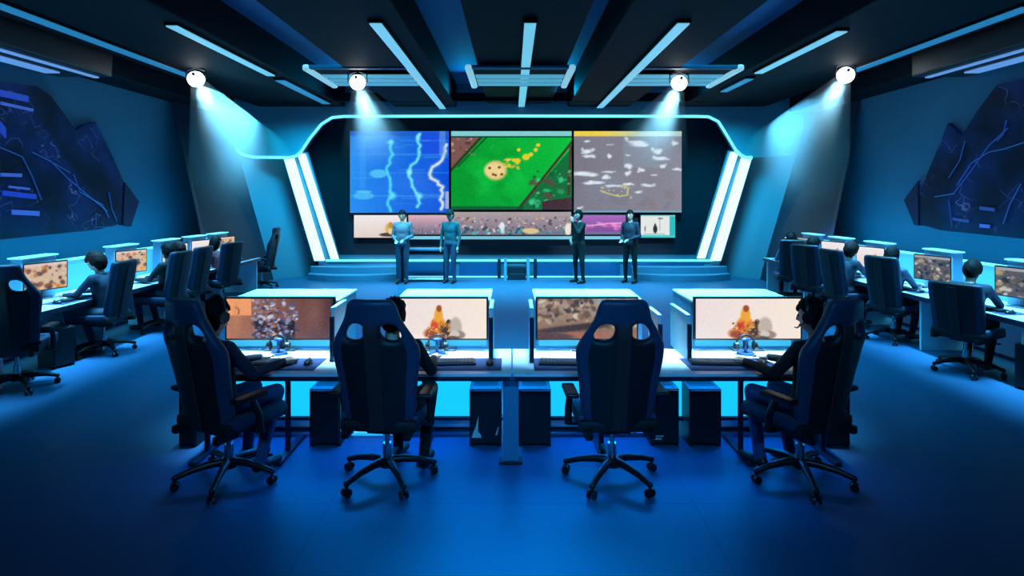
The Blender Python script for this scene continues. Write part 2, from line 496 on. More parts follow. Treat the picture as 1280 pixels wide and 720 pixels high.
# ------------------------------------------------------------------ painted screen pictures
class Canvas:
    def __init__(s, w, h, col):
        s.w, s.h = w, h
        s.a = np.ones((h, w, 3)) * np.array(col, float)
        s.X, s.Y = np.meshgrid((np.arange(w) + .5) / w, (np.arange(h) + .5) / h)

    def put(s, mask, col):
        mask = np.clip(mask, 0, 1)[..., None]
        s.a = s.a * (1 - mask) + np.array(col, float) * mask
        return s

    def grad(s, c0, c1, axis=0):
        t = (s.X if axis == 0 else s.Y)[..., None]
        s.a = np.array(c0, float) * (1 - t) + np.array(c1, float) * t
        return s

    def rect(s, x0, y0, x1, y1, col, a=1.0):
        return s.put(((s.X >= x0) & (s.X < x1) & (s.Y >= y0) & (s.Y < y1)) * a, col)

    def ell(s, x, y, rx, ry, col, a=1.0, soft=.25, rot=0.0):
        asp = s.w / s.h
        dx, dy = (s.X - x) * asp, s.Y - y
        c, n = math.cos(rot), math.sin(rot)
        u, v = (dx * c + dy * n) / (rx * asp), (-dx * n + dy * c) / ry
        return s.put(np.clip((1 - np.sqrt(u * u + v * v)) / soft, 0, 1) * a, col)

    def line(s, pts, wd, col, a=1.0):
        asp = s.w / s.h
        dmin = np.full(s.X.shape, 9.)
        for (x0, y0), (x1, y1) in zip(pts[:-1], pts[1:]):
            ax, ay, bx, by = x0 * asp, y0, x1 * asp, y1
            L = (bx - ax) ** 2 + (by - ay) ** 2 + 1e-9
            t = np.clip(((s.X * asp - ax) * (bx - ax) + (s.Y - ay) * (by - ay)) / L, 0, 1)
            dmin = np.minimum(dmin, np.hypot(s.X * asp - ax - t * (bx - ax), s.Y - ay - t * (by - ay)))
        return s.put(np.clip((wd - dmin) / (wd * .5), 0, 1) * a, col)

    def blobs(s, n, xr, yr, sr, cols, a=.9):
        for _ in range(n):
            c = cols[rng.integers(len(cols))]
            r = rng.uniform(*sr)
            s.ell(rng.uniform(*xr), rng.uniform(*yr), r * rng.uniform(.5, 1.3), r * s.w / s.h * rng.uniform(.4, 1.0), c, a, .5, rng.uniform(-1, 1))
        return s

    def noise(s, amt):
        s.a = s.a + rng.normal(0, amt, s.a.shape[:2])[..., None]
        return s


def picture(cv, wdt, hgt, name='picture', parent=None, mi=SCREEN, y=0.0, gain=1.0):
    """a flat display surface facing -Y, centred, carrying the canvas"""
    w, h = cv.w, cv.h
    a = np.clip(cv.a, 0, 255) / 255.
    a = np.where(a <= .04045, a / 12.92, ((a + .055) / 1.055) ** 2.4) * gain
    xs = np.linspace(-wdt / 2, wdt / 2, w); zs = np.linspace(hgt / 2, -hgt / 2, h)
    vx, vz = np.meshgrid(xs, zs)
    verts = np.stack([vx.ravel(), np.full(w * h, y), vz.ravel()], 1)
    i = np.arange(w * h).reshape(h, w)
    faces = np.stack([i[1:, :-1].ravel(), i[1:, 1:].ravel(), i[:-1, 1:].ravel(), i[:-1, :-1].ravel()], 1)
    me = bpy.data.meshes.new(name); me.from_pydata(verts.tolist(), [], faces.tolist())
    at = me.attributes.new('picture', 'FLOAT_COLOR', 'POINT')
    at.data.foreach_set('color', np.concatenate([a.reshape(-1, 3), np.ones((w * h, 1))], 1).ravel().astype(np.float32))
    return link(name, me, mi, parent)

def cv_wave():
    c = Canvas(130, 110, (20, 105, 225)); c.grad((40, 140, 240), (8, 78, 215))
    c.rect(0, 0, 1, .06, (25, 90, 200)).rect(0, .27, 1, .30, (60, 150, 240), .5).rect(0, .5, 1, .52, (60, 150, 240), .4).rect(0, .78, .95, .80, (70, 160, 245), .5)
    c.rect(.1, .1, .16, .7, (70, 165, 250), .35).rect(.72, .02, .93, .28, (10, 60, 225), .6)
    c.ell(.29, .52, .1, .06, (90, 205, 250), .8).ell(.14, .79, .12, .05, (80, 190, 245), .8).ell(.14, .74, .09, .02, (110, 210, 250), .7)
    def jag(pts, col, wd, amp, a=.85):
        P_ = []
        for (x0, y0), (x1, y1) in zip(pts[:-1], pts[1:]):
            n = max(2, int(abs(y1 - y0) / .035))
            for k in range(n):
                P_.append((x0 + (x1 - x0) * k / n + rng.normal(0, amp), y0 + (y1 - y0) * k / n))
        P_.append(pts[-1])
        c.line(P_, wd * 2.2, col, a * .35); c.line(P_, wd, col, a)
        for q in P_[::2]:
            c.ell(q[0] + rng.normal(0, .008), q[1], rng.uniform(.012, .03), rng.uniform(.012, .03), col, a * .7, .8)
    jag([(.42, .12), (.41, .2), (.44, .29), (.40, .36), (.37, .5), (.42, .62), (.40, .7), (.44, .78), (.40, .86), (.41, .97)], (80, 220, 245), .016, .012)
    c.ell(.41, .14, .05, .035, (120, 235, 245), .8, .7).ell(.43, .79, .055, .065, (100, 225, 245), .8, .7)
    jag([(.69, .04), (.68, .12), (.71, .18), (.70, .3), (.63, .42), (.60, .5), (.63, .6), (.62, .68), (.70, .8), (.68, .92)], (110, 232, 245), .016, .011)
    c.ell(.60, .5, .04, .06, (150, 245, 240), .8, .7).ell(.7, .79, .05, .055, (130, 240, 245), .8, .7).ell(.69, .08, .03, .06, (140, 228, 250), .8, .7)
    jag([(.97, .17), (.93, .36), (.85, .44), (.80, .53), (.88, .62), (.93, .68), (.92, .95)], (215, 226, 232), .018, .01, .95)
    for _ in range(16):
        y = rng.uniform(0, 1); x = rng.uniform(0, .8); c.rect(x, y, x + rng.uniform(.1, .35), y + .014, (90, 180, 250), .25)
    c.rect(.96, .74, 1, .95, (200, 190, 215), .8).rect(.9, .0, .96, .3, (120, 170, 220), .5)
    return c.noise(3)
def cv_green():
    c = Canvas(150, 106, (10, 160, 40)); c.grad((6, 150, 40), (12, 190, 60))
    c.blobs(26, (.1, .9), (.1, .95), (.05, .14), [(10, 185, 55), (8, 140, 35), (20, 200, 70)], .35)
    c.put(((s0 := c.Y + c.X * 1.7) < .52) * 1.0, (122, 84, 78))
    c.blobs(18, (0, .2), (.08, .3), (.012, .03), [(190, 165, 150), (95, 50, 50), (150, 120, 110)], .8)
    c.line([(0, .5), (.31, -.02)], .022, (40, 60, 20)).line([(.06, .45), (.36, -.02)], .012, (10, 80, 25))
    c.put((c.Y + c.X * 1.75 > 1.96) * 1.0, (20, 110, 55))
    c.line([(1.0, .14), (.55, 1.0)], .02, (66, 52, 34)).line([(.99, .2), (.97, .8)], .02, (80, 50, 45))
    c.blobs(46, (.66, .99), (.5, 1.), (.012, .04), [(25, 165, 95), (70, 210, 150), (20, 85, 45), (96, 66, 60), (40, 190, 120)], .8)
    c.put((c.Y > .92 + (c.X - .6) * -.2) * (c.X > .75), (66, 44, 50)).rect(0, .95, .6, 1, (16, 80, 40), .8)
    c.ell(.37, .5, .105, .14, (226, 196, 120)).ell(.36, .50, .09, .1, (240, 214, 150), .8)
    for x, y in ((.32, .47), (.37, .56), (.40, .46), (.35, .55), (.42, .55)):
        c.ell(x, y, .014, .02, (130, 70, 40))
    c.blobs(14, (.44, .56), (.36, .48), (.012, .024), [(220, 190, 60), (205, 120, 60), (230, 210, 120)], .9)
    for x, y, r in ((.48, .44, .02), (.55, .38, .03), (.62, .33, .035), (.66, .3, .022), (.72, .18, .02), (.7, .24, .02), (.56, .24, .018), (.52, .37, .02)):
        c.ell(x, y, r, r * 1.3, (225, 205, 40))
    c.rect(0, 0, 1, .075, (130, 205, 205)).rect(0, .065, 1, .085, (10, 50, 50))
    return c.noise(4)
def cv_cloud():
    c = Canvas(140, 106, (128, 132, 146)); c.grad((122, 118, 132), (138, 134, 146))
    c.rect(.46, .05, .78, .45, (140, 165, 180), .35)
    c.blobs(16, (.02, .98), (.72, .98), (.03, .1), [(132, 118, 122), (118, 118, 130)], .5)
    for x, y, rx, ry, b in ((.12, .13, .05, .018, .6), (.13, .25, .07, .035, .95), (.14, .31, .1, .022, .85), (.33, .31, .035, .028, .95), (.34, .17, .05, .01, .5), (.6, .16, .13, .05, .95), (.93, .15, .05, .03, .9),
                            (.77, .25, .07, .04, .9), (.8, .34, .11, .03, .95), (.51, .43, .055, .04, .9), (.63, .48, .05, .028, .9), (.82, .43, .05, .03, .8), (.96, .47, .07, .02, .8), (.08, .52, .16, .035, 1), (.33, .5, .08, .015, .7),
                            (.3, .57, .06, .03, .9), (.18, .63, .12, .025, .9), (.5, .52, .05, .03, .9), (.36, .67, .1, .02, .8), (.5, .65, .07, .02, .9), (.7, .67, .09, .022, .8), (.6, .75, .06, .02, .7), (.74, .54, .05, .012, .7), (.06, .94, .05, .02, .6), (.5, .3, .03, .012, .8), (.49, .1, .03, .03, .6)):
        c.ell(x, y, rx * .8, ry, (228, 238, 244), b, .7)
        for _ in range(5):
            c.ell(x + rng.uniform(-.7, .7) * rx, y + rng.uniform(-.8, .8) * ry, rx * rng.uniform(.2, .5), ry * rng.uniform(.4, .9), (220, 232, 240), b * .8, .6)
    c.line([(.25, .73), (.33, .77), (.42, .8), (.5, .78), (.5, .7), (.46, .66)], .012, (205, 200, 120), .8)
    c.blobs(14, (.26, .54), (.66, .82), (.008, .02), [(215, 205, 110), (200, 190, 150)], .8)
    t = np.clip((c.X - .25) / .4, 0, 1)[..., None]
    top = (c.Y < .062)[..., None]
    c.a = np.where(top, np.array((236, 206, 70)) * (1 - t) + np.array((190, 215, 200)) * t, c.a)
    c.rect(0, .97, 1, 1, (110, 165, 195), .8)
    return c.noise(3)
def cv_figure(bg=(242, 226, 217), seed=1, w=110, h=50, x0=.5, sc=1.0):
    c = Canvas(w, h, bg); c.grad((236, 222, 220), (246, 230, 216))
    for x, y, rx, ry, col in ((.43, .86, .085, .17, (196, 104, 40)), (.47, .66, .06, .24, (226, 136, 34)), (.475, .42, .035, .2, (236, 164, 50)), (.48, .25, .022, .1, (160, 78, 24)), (.43, .68, .03, .12, (214, 70, 40)),
                              (.40, .9, .05, .1, (150, 64, 30)), (.52, .8, .035, .22, (188, 120, 20)), (.57, .84, .05, .17, (70, 46, 36)), (.585, .62, .022, .12, (60, 46, 44)), (.66, .72, .05, .3, (190, 176, 164)), (.69, .9, .055, .12, (150, 128, 112)), (.65, .88, .04, .1, (206, 196, 186)), (.62, .97, .06, .05, (84, 60, 44))):
        c.ell(x0 + (x - .5) * sc, y, rx * sc * 1.6, ry, col, 1, .3)
    c.blobs(90, (x0 - .15 * sc, x0 + .12 * sc), (.55, 1), (.006, .018), [(240, 180, 60), (130, 60, 20), (230, 120, 60), (60, 40, 34), (250, 205, 120)], .85)
    return c.noise(2)
def cv_robot():
    c = Canvas(120, 50, (120, 78, 66)); c.grad((176, 118, 92), (84, 54, 56))
    c.ell(.82, .35, .12, .6, (132, 92, 84), .8, .9).rect(0, 0, .235, .42, (238, 156, 106)).ell(.1, .5, .05, .5, (200, 138, 104), .5, .9)
    c.line([(.09, .22), (.12, .28), (.115, .38)], .018, (150, 84, 52))
    c.rect(.27, .55, .64, 1, (30, 24, 38), .85)
    c.blobs(170, (.25, .66), (.02, .95), (.008, .034), [(56, 64, 104), (140, 152, 188), (34, 30, 52), (196, 206, 226), (86, 84, 120), (150, 130, 140)], .92)
    c.blobs(20, (.33, .52), (.5, 1), (.01, .03), [(214, 152, 112), (186, 116, 80), (232, 190, 150)], .85)
    c.blobs(14, (.26, .36), (.35, .6), (.012, .03), [(170, 184, 214), (60, 66, 100)], .9)
    c.rect(.975, 0, 1, 1, (60, 50, 60))
    return c.noise(4)
def cv_desert():
    c = Canvas(120, 50, (150, 120, 98)); c.grad((176, 158, 140), (124, 92, 74), 1)
    c.blobs(90, (0, .62), (0, .6), (.015, .06), [(190, 172, 148), (96, 78, 70), (214, 200, 182), (122, 96, 80), (64, 54, 56), (150, 138, 134)], .85)
    c.blobs(46, (.6, 1), (0, .4), (.012, .05), [(40, 110, 170), (80, 170, 214), (28, 70, 120), (200, 190, 180), (180, 90, 110)], .85)
    c.blobs(30, (.6, 1), (.35, .7), (.02, .06), [(206, 186, 150), (170, 140, 104), (100, 70, 52)], .85)
    c.ell(.36, .73, .6, .11, (54, 42, 40), .9, .5, -.12).ell(.7, .62, .3, .08, (70, 50, 40), .9, .5, -.3)
    c.rect(0, .84, 1, 1, (176, 104, 66), .6).ell(.1, .95, .3, .12, (60, 44, 42), .7)
    return c.noise(6)
def cv_battle(seed, warm=True):
    g = [(226, 150, 40), (240, 190, 90), (130, 70, 30), (70, 50, 54), (210, 180, 150), (196, 110, 40)] if warm else [(150, 140, 130), (60, 56, 56), (210, 200, 180), (110, 90, 70), (30, 28, 34), (176, 150, 104)]
    c = Canvas(48, 36, g[4] if warm else (84, 80, 82))
    c.blobs(60, (0, 1), (.1, 1), (.03, .12), g, .85).rect(0, 0, 1, .12, (220, 200, 190) if warm else (190, 190, 190), .7)
    return c.noise(8)
def cv_city(crowd=True):
    c = Canvas(150, 32, (150, 138, 146))
    c.grad((176, 160, 160), (120, 110, 130), 1)
    if crowd:
        c.blobs(150, (0, 1), (.25, .8), (.006, .02), [(210, 200, 205), (96, 86, 110), (70, 50, 56), (235, 225, 220), (150, 90, 100), (120, 120, 140), (210, 170, 120)], .8)
        c.blobs(60, (0, 1), (.72, .95), (.008, .03), [(60, 190, 180), (40, 130, 140), (200, 240, 235), (30, 70, 90)], .8)
        c.ell(.66, .82, .08, .14, (232, 200, 140), .9).ell(.42, .62, .025, .2, (225, 230, 235)).ell(.97, .75, .03, .3, (236, 226, 210))
    else:
        c.grad((226, 176, 190), (110, 104, 122), 1)
        c.blobs(60, (0, 1), (.5, 1), (.01, .03), [(150, 130, 140), (90, 86, 104), (200, 180, 190)], .7)
    return c.noise(4)
def cv_purple():
    c = Canvas(70, 32, (150, 84, 170)); c.grad((170, 104, 190), (120, 70, 140), 1)
    c.blobs(14, (.1, .95), (.4, .7), (.04, .12), [(226, 110, 190), (240, 150, 210), (110, 60, 140)], .7).line([(.1, .55), (.4, .52), (.6, .45), (.95, .4)], .05, (246, 170, 220), .8)
    return c.rect(0, .85, 1, 1, (110, 120, 150), .7).noise(4)
def cv_white():
    c = Canvas(64, 32, (228, 230, 226)); c.rect(.83, 0, 1, 1, (40, 190, 190)).rect(0, .88, 1, 1, (70, 200, 196)).rect(0, 0, 1, .07, (120, 215, 210))
    return c.ell(.42, .62, .07, .2, (40, 36, 34)).ell(.42, .45, .03, .1, (60, 50, 46)).rect(.55, .15, .57, .7, (130, 130, 126)).rect(.5, .14, .64, .18, (120, 120, 116)).ell(.13, .6, .03, .15, (150, 150, 146)).rect(.1, .8, .7, .84, (120, 170, 160)).noise(3)
def cv_light():
    c = Canvas(64, 34, (238, 226, 220)); c.grad((240, 232, 232), (226, 206, 196), 1)
    for x, y, rx, ry, col in ((.68, .6, .1, .3, (216, 176, 90)), (.7, .45, .05, .16, (190, 140, 60)), (.66, .86, .2, .1, (76, 54, 50)), (.86, .72, .07, .12, (220, 190, 120)), (.7, .72, .06, .14, (240, 210, 140))):
        c.ell(x, y, rx, ry, col)
    return c.noise(2)

DS = 15.3
def wall_screen(x0, y0, x1, y1, cv, label, name='video_screen', grp='screens on the stage wall', g=1.0):
    a, b_ = P(x0, y0, DS), P(x1, y1, DS)
    wd, hg = b_.x - a.x, a.z - b_.z
    t = empty(name, ((a.x + b_.x) / 2, DS, (a.z + b_.z) / 2))
    MB().box(-wd / 2 - .02, wd / 2 + .02, .012, .14, -hg / 2 - .02, hg / 2 + .02, .01).build('bezel', M_plastic, t)
    picture(cv, wd, hg, 'display', t, gain=g)
    tag(t, label, 'screen', grp)
    return t
wall_screen(437.5, 164, 561, 266, cv_wave(), 'big blue stage screen with pale vertical waveforms')
wall_screen(564, 164, 714.5, 262, cv_green(), 'big green stage screen with a tan disc and a yellow trail')
wall_screen(717.5, 164, 852, 265.5, cv_cloud(), 'big grey stage screen with white dashes and a yellow top line')
wall_screen(442.5, 269, 508, 297, cv_light(), 'small white screen with an ochre figure under the blue screen')
wall_screen(510.5, 269, 562, 293, cv_city(False), 'small pink skyline screen beneath the right end of the blue screen')
wall_screen(565, 265, 714, 293.5, cv_city(), 'wide low crowd and city screen under the green screen')
wall_screen(717, 269, 782, 293, cv_purple(), 'small purple screen beneath the grey cloud screen')
wall_screen(801, 269, 844, 297, cv_white(), 'small white screen with a turquoise edge at the right end of the lower row')
o = MB().box(P(510, 0, DS).x, P(784, 0, DS).x, DS - .03, DS + .1, P(0, 299, DS).z, P(0, 295.5, DS).z, .006).build('light_bar', emit('pale_bar', (130, 200, 215), .8, True))
tag(o, 'thin pale light bar running under the lower row of stage screens', 'light bar')

# ------------------------------------------------------------------ wall displays (dark circuit murals)
M_disp = bpy.data.materials.new('circuit_display'); M_disp.use_nodes = True
nt = M_disp.node_tree; b = nt.nodes['Principled BSDF']
L = nt.links.new
tc = nt.nodes.new('ShaderNodeTexCoord'); mp = nt.nodes.new('ShaderNodeMapping'); mp.inputs['Scale'].default_value = (1, .8, 1.0); mp.inputs['Rotation'].default_value = (R(-38), 0, 0)
nz2 = nt.nodes.new('ShaderNodeTexNoise'); nz2.inputs['Scale'].default_value = 2.2; nz2.inputs['Detail'].default_value = 3
va = nt.nodes.new('ShaderNodeVectorMath'); va.operation = 'MULTIPLY_ADD'; va.inputs[1].default_value = (.35, .35, .35)
vo = nt.nodes.new('ShaderNodeTexVoronoi'); vo.feature = 'F1'; vo.distance = 'CHEBYCHEV'; vo.inputs['Scale'].default_value = 3.4
nz = nt.nodes.new('ShaderNodeTexNoise'); nz.inputs['Scale'].default_value = 1.6; nz.inputs['Detail'].default_value = 6
fr = nt.nodes.new('ShaderNodeMath'); fr.operation = 'PINGPONG'; fr.inputs[1].default_value = .17
r1 = nt.nodes.new('ShaderNodeValToRGB'); r1.color_ramp.elements[0].color = (.07, .16, .5, 1); r1.color_ramp.elements[1].position = .018; r1.color_ramp.elements[1].color = (0, 0, 0, 1)
r2 = nt.nodes.new('ShaderNodeValToRGB'); r2.color_ramp.elements[0].position = .40; r2.color_ramp.elements[0].color = (.0, .001, .012, 1); r2.color_ramp.elements[1].position = .68; r2.color_ramp.elements[1].color = (.002, .018, .16, 1)
r3 = nt.nodes.new('ShaderNodeValToRGB'); r3.color_ramp.elements[0].position = .5; r3.color_ramp.elements[1].position = .62
mx = nt.nodes.new('ShaderNodeMix'); mx.data_type = 'RGBA'; mx.blend_type = 'ADD'
L(tc.outputs['Object'], mp.inputs['Vector']); L(tc.outputs['Object'], nz2.inputs['Vector']); L(nz2.outputs['Color'], va.inputs[0]); L(mp.outputs['Vector'], va.inputs[2])
L(va.outputs['Vector'], vo.inputs['Vector']); L(tc.outputs['Object'], nz.inputs['Vector'])
L(vo.outputs['Distance'], fr.inputs[0]); L(fr.outputs[0], r1.inputs['Fac']); L(nz.outputs['Fac'], r2.inputs['Fac']); L(nz2.outputs['Fac'], r3.inputs['Fac']); L(r3.outputs['Color'], mx.inputs[0])
L(r2.outputs['Color'], mx.inputs[6]); L(r1.outputs['Color'], mx.inputs[7])
b.inputs['Base Color'].default_value = (.003, .004, .012, 1); b.inputs['Roughness'].default_value = .5; b.inputs['Specular IOR Level'].default_value = .15
L(mx.outputs[2], b.inputs['Emission Color']); b.inputs['Emission Strength'].default_value = .45
M_disp.cycles.emission_sampling = 'NONE'

def Wp(px, py, s, off=.0):
    X = s * (WX - off); d = F * X / (px - CX)
    return Vector((X, d, H - (py - HY) * d / F))
def wall_display(s, pts, edge, bars, lines, label):
    t = empty('wall_display', (0, 0, 0))
    pv = [Wp(x, y, s) for x, y in pts]
    c = sum(pv, Vector()) / len(pv); t.location = c
    MB().slab([p - c for p in pv], (-s * .07, 0, 0)).build('panel', M_disp, t)
    ev = [Wp(x, y, s) - c for x, y in edge]
    MB().slab(ev, (-s * .09, 0, 0)).build('raised_tip', mat('display_tip', (12, 22, 50), .5, spec=.2), t)
    for (xa, ya, xb, yb, h, k) in bars:
        A, B = Wp(xa, ya, s, .08) - c, Wp(xb, yb, s, .08) - c
        MB().slab([A, B, B - Vector((0, 0, h)), A - Vector((0, 0, h))], (-s * .02, 0, 0)).build('light_mark', E_mark[k], t)
    for ln in lines:
        MB().tube([Wp(x, y, s, .085) - c for x, y in ln], .008, 6).build('light_trace', E_mark[2], t)
    tag(t, label, 'wall display', 'circuit patterned wall displays')
E_mark = [emit('mark_blue', (24, 62, 196), .55, True), emit('mark_pale', (66, 110, 220), .45, True), emit('mark_trace', (40, 84, 170), .35, True)]
wall_display(-1, [(-60, 92), (0, 104), (40, 108), (58, 120), (90, 163), (100, 156), (114, 152), (134, 192), (150, 228), (148, 279), (118, 287), (0, 299), (-60, 304)],
             [(150, 228), (168, 252), (158, 283), (148, 281)],
             [(-10, 110, 34, 120, .09, 0), (0, 127, 40, 136, .04, 1), (0, 216, 26, 217, .05, 1), (2, 238, 44, 243, .07, 0), (14, 262, 48, 264, .07, 1), (10, 232, 36, 235, .03, 1), (-6, 146, 6, 160, .14, 0)],
             [[(0, 184), (28, 196), (40, 220), (52, 250)], [(62, 200), (84, 222), (112, 246), (134, 264)], [(120, 266), (120, 284), (146, 283)], [(40, 190), (60, 200), (88, 216)], [(92, 218), (100, 240), (128, 256), (136, 272)], [(136, 240), (140, 262), (146, 276)]],
             'dark angular wall display with bright blue bars on the left wall')
wall_display(1, [(1340, 88), (1280, 100), (1252, 106), (1228, 138), (1207, 170), (1190, 154), (1184, 170), (1162, 222), (1154, 226), (1152, 280), (1182, 288), (1280, 298), (1340, 304)],
             [(1154, 226), (1136, 250), (1149, 281), (1154, 282)],
             [(1226, 258, 1244, 260, .05, 2), (1226, 280, 1238, 281, .05, 1), (1192, 272, 1212, 275, .04, 2)],
             [[(1206, 176), (1200, 200), (1186, 222)], [(1260, 160), (1236, 182), (1212, 216), (1192, 242), (1168, 246)], [(1186, 250), (1190, 284)], [(1280, 178), (1256, 186), (1236, 190), (1214, 204), (1196, 232)], [(1276, 230), (1262, 256), (1254, 280)], [(1258, 150), (1254, 168), (1246, 176)]],
             'dark angular wall display with fine blue traces on the right wall')
# ------------------------------------------------------------------ front desks
DF, DB, TZ = 4.22, 4.92, 0.725
def front_desk(x0, x1, label):
    t = empty('computer_desk', ((x0 + x1) / 2, (DF + DB) / 2, 0))
    hw, hd = (x1 - x0) / 2, (DB - DF) / 2
    MB().box(-hw, hw, -hd, hd, TZ - .02, TZ, .004).build('desktop', M_desktop, t)
    MB().box(-hw + .01, hw - .01, -hd + .004, -hd + .03, TZ - .055, TZ - .02, .004).build('front_rail', M_edge, t)
    MB().box(-hw + .08, hw - .08, hd - .05, hd - .03, .17, TZ - .03, .003).build('modesty_panel', E_panel, t)
    MB().box(-hw + .06, hw - .06, hd - .075, hd - .02, .14, .17, .006).build('cross_bar', M_edge, t)
    for xs in ((-hw + .05, -hw * .44, hw * .44) if x0 < -1 else (-hw * .44, hw * .44, hw - .05)):
        b = MB()
        b.tube([(xs, -hd + .32, 0.02), (xs, -hd + .32, .56), (xs, -hd + .27, .66), (xs, -hd + .06, TZ - .03)], .022, 10)
        b.box(xs - .03, xs + .03, -hd + .1, hd - .08, 0, .03, .008)
        b.build('leg', M_edge, t, True)
    tag(t, label, 'desk', 'front row desks')
    return t
front_desk(-2.45, -.005, 'long pale desk at front left, under the robot screen and the first flame screen')
front_desk(.005, 2.50, 'long pale desk at front right, under the desert screen and the second flame screen')
t = empty('desk_end_panel', (-.01, 4.40, 0))
MB().box(-.06, .06, -.03, .03, 0, TZ - .06, .006).build('panel', mat('panel_blue', (70, 130, 165), .45), t)
MB().box(-.09, .09, -.05, .05, 0, .02, .005).build('foot', M_edge, t)
tag(t, 'pale blue upright panel where the two front desks meet', 'panel')

def hutch(x0, x1, label, y0=4.95, y1=5.52, z1=1.14):
    t = empty('monitor_hutch', ((x0 + x1) / 2, (y0 + y1) / 2, 0))
    hw, hd = (x1 - x0) / 2, (y1 - y0) / 2
    MB().box(-hw, hw, -hd, hd, .04, z1 - .025, .012).build('cabinet', mat('hutch_blue', (120, 165, 195), .4, var=.04), t)
    MB().box(-hw - .005, hw + .005, -hd - .005, hd + .005, z1 - .025, z1, .008).build('top', M_white, t)
    MB().box(-hw + .03, hw - .03, -hd - .02, -hd, TZ + .02, .80, .004).build('glow_bezel', emit('hutch_glow', (60, 190, 235), .8, True), t)  # pale lower bezel brightened by emission, not a lamp
    for sx in (-1, 1):
        for sy in (-1, 1):
            MB().cone((sx * (hw - .06), sy * (hd - .06), 0), (sx * (hw - .06), sy * (hd - .06), .045), .025, .03, 12).build('foot', M_edge, t)
    tag(t, label, 'hutch', 'pale boxes behind the front monitors')
hutch(-2.44, -1.49, 'pale hutch box behind the monitor showing a robot')
hutch(-1.0, -.19, 'pale hutch box behind the flame monitor left of the middle gap')
hutch(.20, 1.12, 'pale hutch box behind the monitor with the desert battle')
hutch(1.54, 2.42, 'pale hutch box behind the flame monitor on the right')

def divider(X, y0, y1, z1, label, m=None):
    t = empty('desk_divider', (X, (y0 + y1) / 2, TZ))
    h = (y1 - y0) / 2
    MB().box(-.012, .012, -h, h, 0, z1 - TZ, .004).build('panel', m or M_white, t)
    MB().box(-.017, .017, -h - .025, -h, 0, z1 - TZ - .05, .004).build('front_post', M_edge, t)
    MB().box(-.016, .016, -h, h, z1 - TZ, z1 - TZ + .02, .004).build('top_cap', mat('cap_cyan', (150, 215, 235), .35), t)
    tag(t, label, 'divider', 'white divider panels on the front desks')
divider(-.165, 4.52, 4.9, 1.13, 'white divider right of the left flame monitor, beside the gap')
divider(.155, 4.52, 4.9, 1.13, 'white divider left of the desert battle monitor, beside the gap')
divider(1.40, 4.56, 5.05, 1.07, 'broad white divider left of the right flame monitor')
divider(-1.42, 4.56, 4.9, 1.13, 'white divider between the robot monitor and the left flame monitor')
divider(1.17, 4.56, 4.9, 1.07, 'white divider behind the headrest of the empty front chair')

def monitor(x, y, rz, cv, wd, hg, zc, label, grp, z0=TZ, name='monitor'):
    t = empty(name, (x, y, z0), rz)
    zc -= z0
    b = MB().box(-wd / 2 - .016, wd / 2 + .016, .006, .045, zc - hg / 2 - .016, zc + hg / 2 + .016, .008)
    b.build('casing', M_plastic, t)
    s = picture(cv, wd, hg, 'screen', t); s.location = (0, 0.004, zc)
    b = MB(); b.tube([(0, .06, .012), (0, .06, zc * .5), (0, .05, zc)], .022, 10); b.build('stand', M_grey, t, True)
    b = MB(); b.box(-.13, .13, -.02, .15, 0, .014, .006); b.build('base', M_grey, t, True)
    tag(t, label, 'monitor', grp)
    return t
G1 = 'wide monitors on the front desks'
ZC = (H - 128 / 148.5 + H - 179 / 148.5) / 2
for x0, x1, cv, lab in ((283, 416, cv_robot(), 'wide monitor showing a grey robot on brown, front left'),
                        (494, 608, cv_figure(), 'wide monitor with an orange flame figure on cream, left of the middle gap'),
                        (672, 796, cv_desert(), 'wide monitor with a brown desert battle, partly behind the empty chair'),
                        (870, 1001, cv_figure(), 'wide monitor with an orange flame figure on cream, front right')):
    xc = ((x0 + x1) / 2 - CX) * 4.85 / F
    monitor(xc, 4.85, 0, cv, (x1 - x0) * 4.85 / F, .335, ZC, lab, G1)

M_blueS = mat('blue_stand', (58, 96, 150), .35, .4)
def phone_stand(x, y, label):
    t = empty('headset_stand', (x, y, TZ))
    b = MB(); b.cone((0, 0, 0), (0, 0, .015), .07, .065, 24); b.build('base', M_blueS, t, True)
    b = MB(); b.cone((0, 0, .012), (0, 0, .12), .012, .012, 12); b.ball((0, 0, .12), (.04, .025, .016)); b.build('pole', M_blueS, t, True)
    tag(t, label, 'stand', 'small blue stands in front of the monitors')
    h = empty('headset', (x, y, TZ + .142))
    pts = [(.075 * math.cos(a), 0, .0 + .012 + (.075 * math.sin(a) - .075)) for a in np.linspace(0, math.pi, 12)]
    MB().tube(pts, .008, 8).build('headband', M_plastic, h, True)
    for s in (-1, 1):
        MB().cone((s * .064, 0, -.075), (s * .092, 0, -.075), .036, .03, 16).build('ear_cup', M_plastic, h, True)
    tag(h, label.replace('small blue stand', 'headset hung on the small blue stand'), 'headset', 'headsets on the front desks')
phone_stand(-1.93, 4.76, 'small blue stand in front of the robot monitor')
phone_stand(-.62, 4.76, 'small blue stand in front of the left flame monitor')
phone_stand(1.93, 4.76, 'small blue stand in front of the right flame monitor')

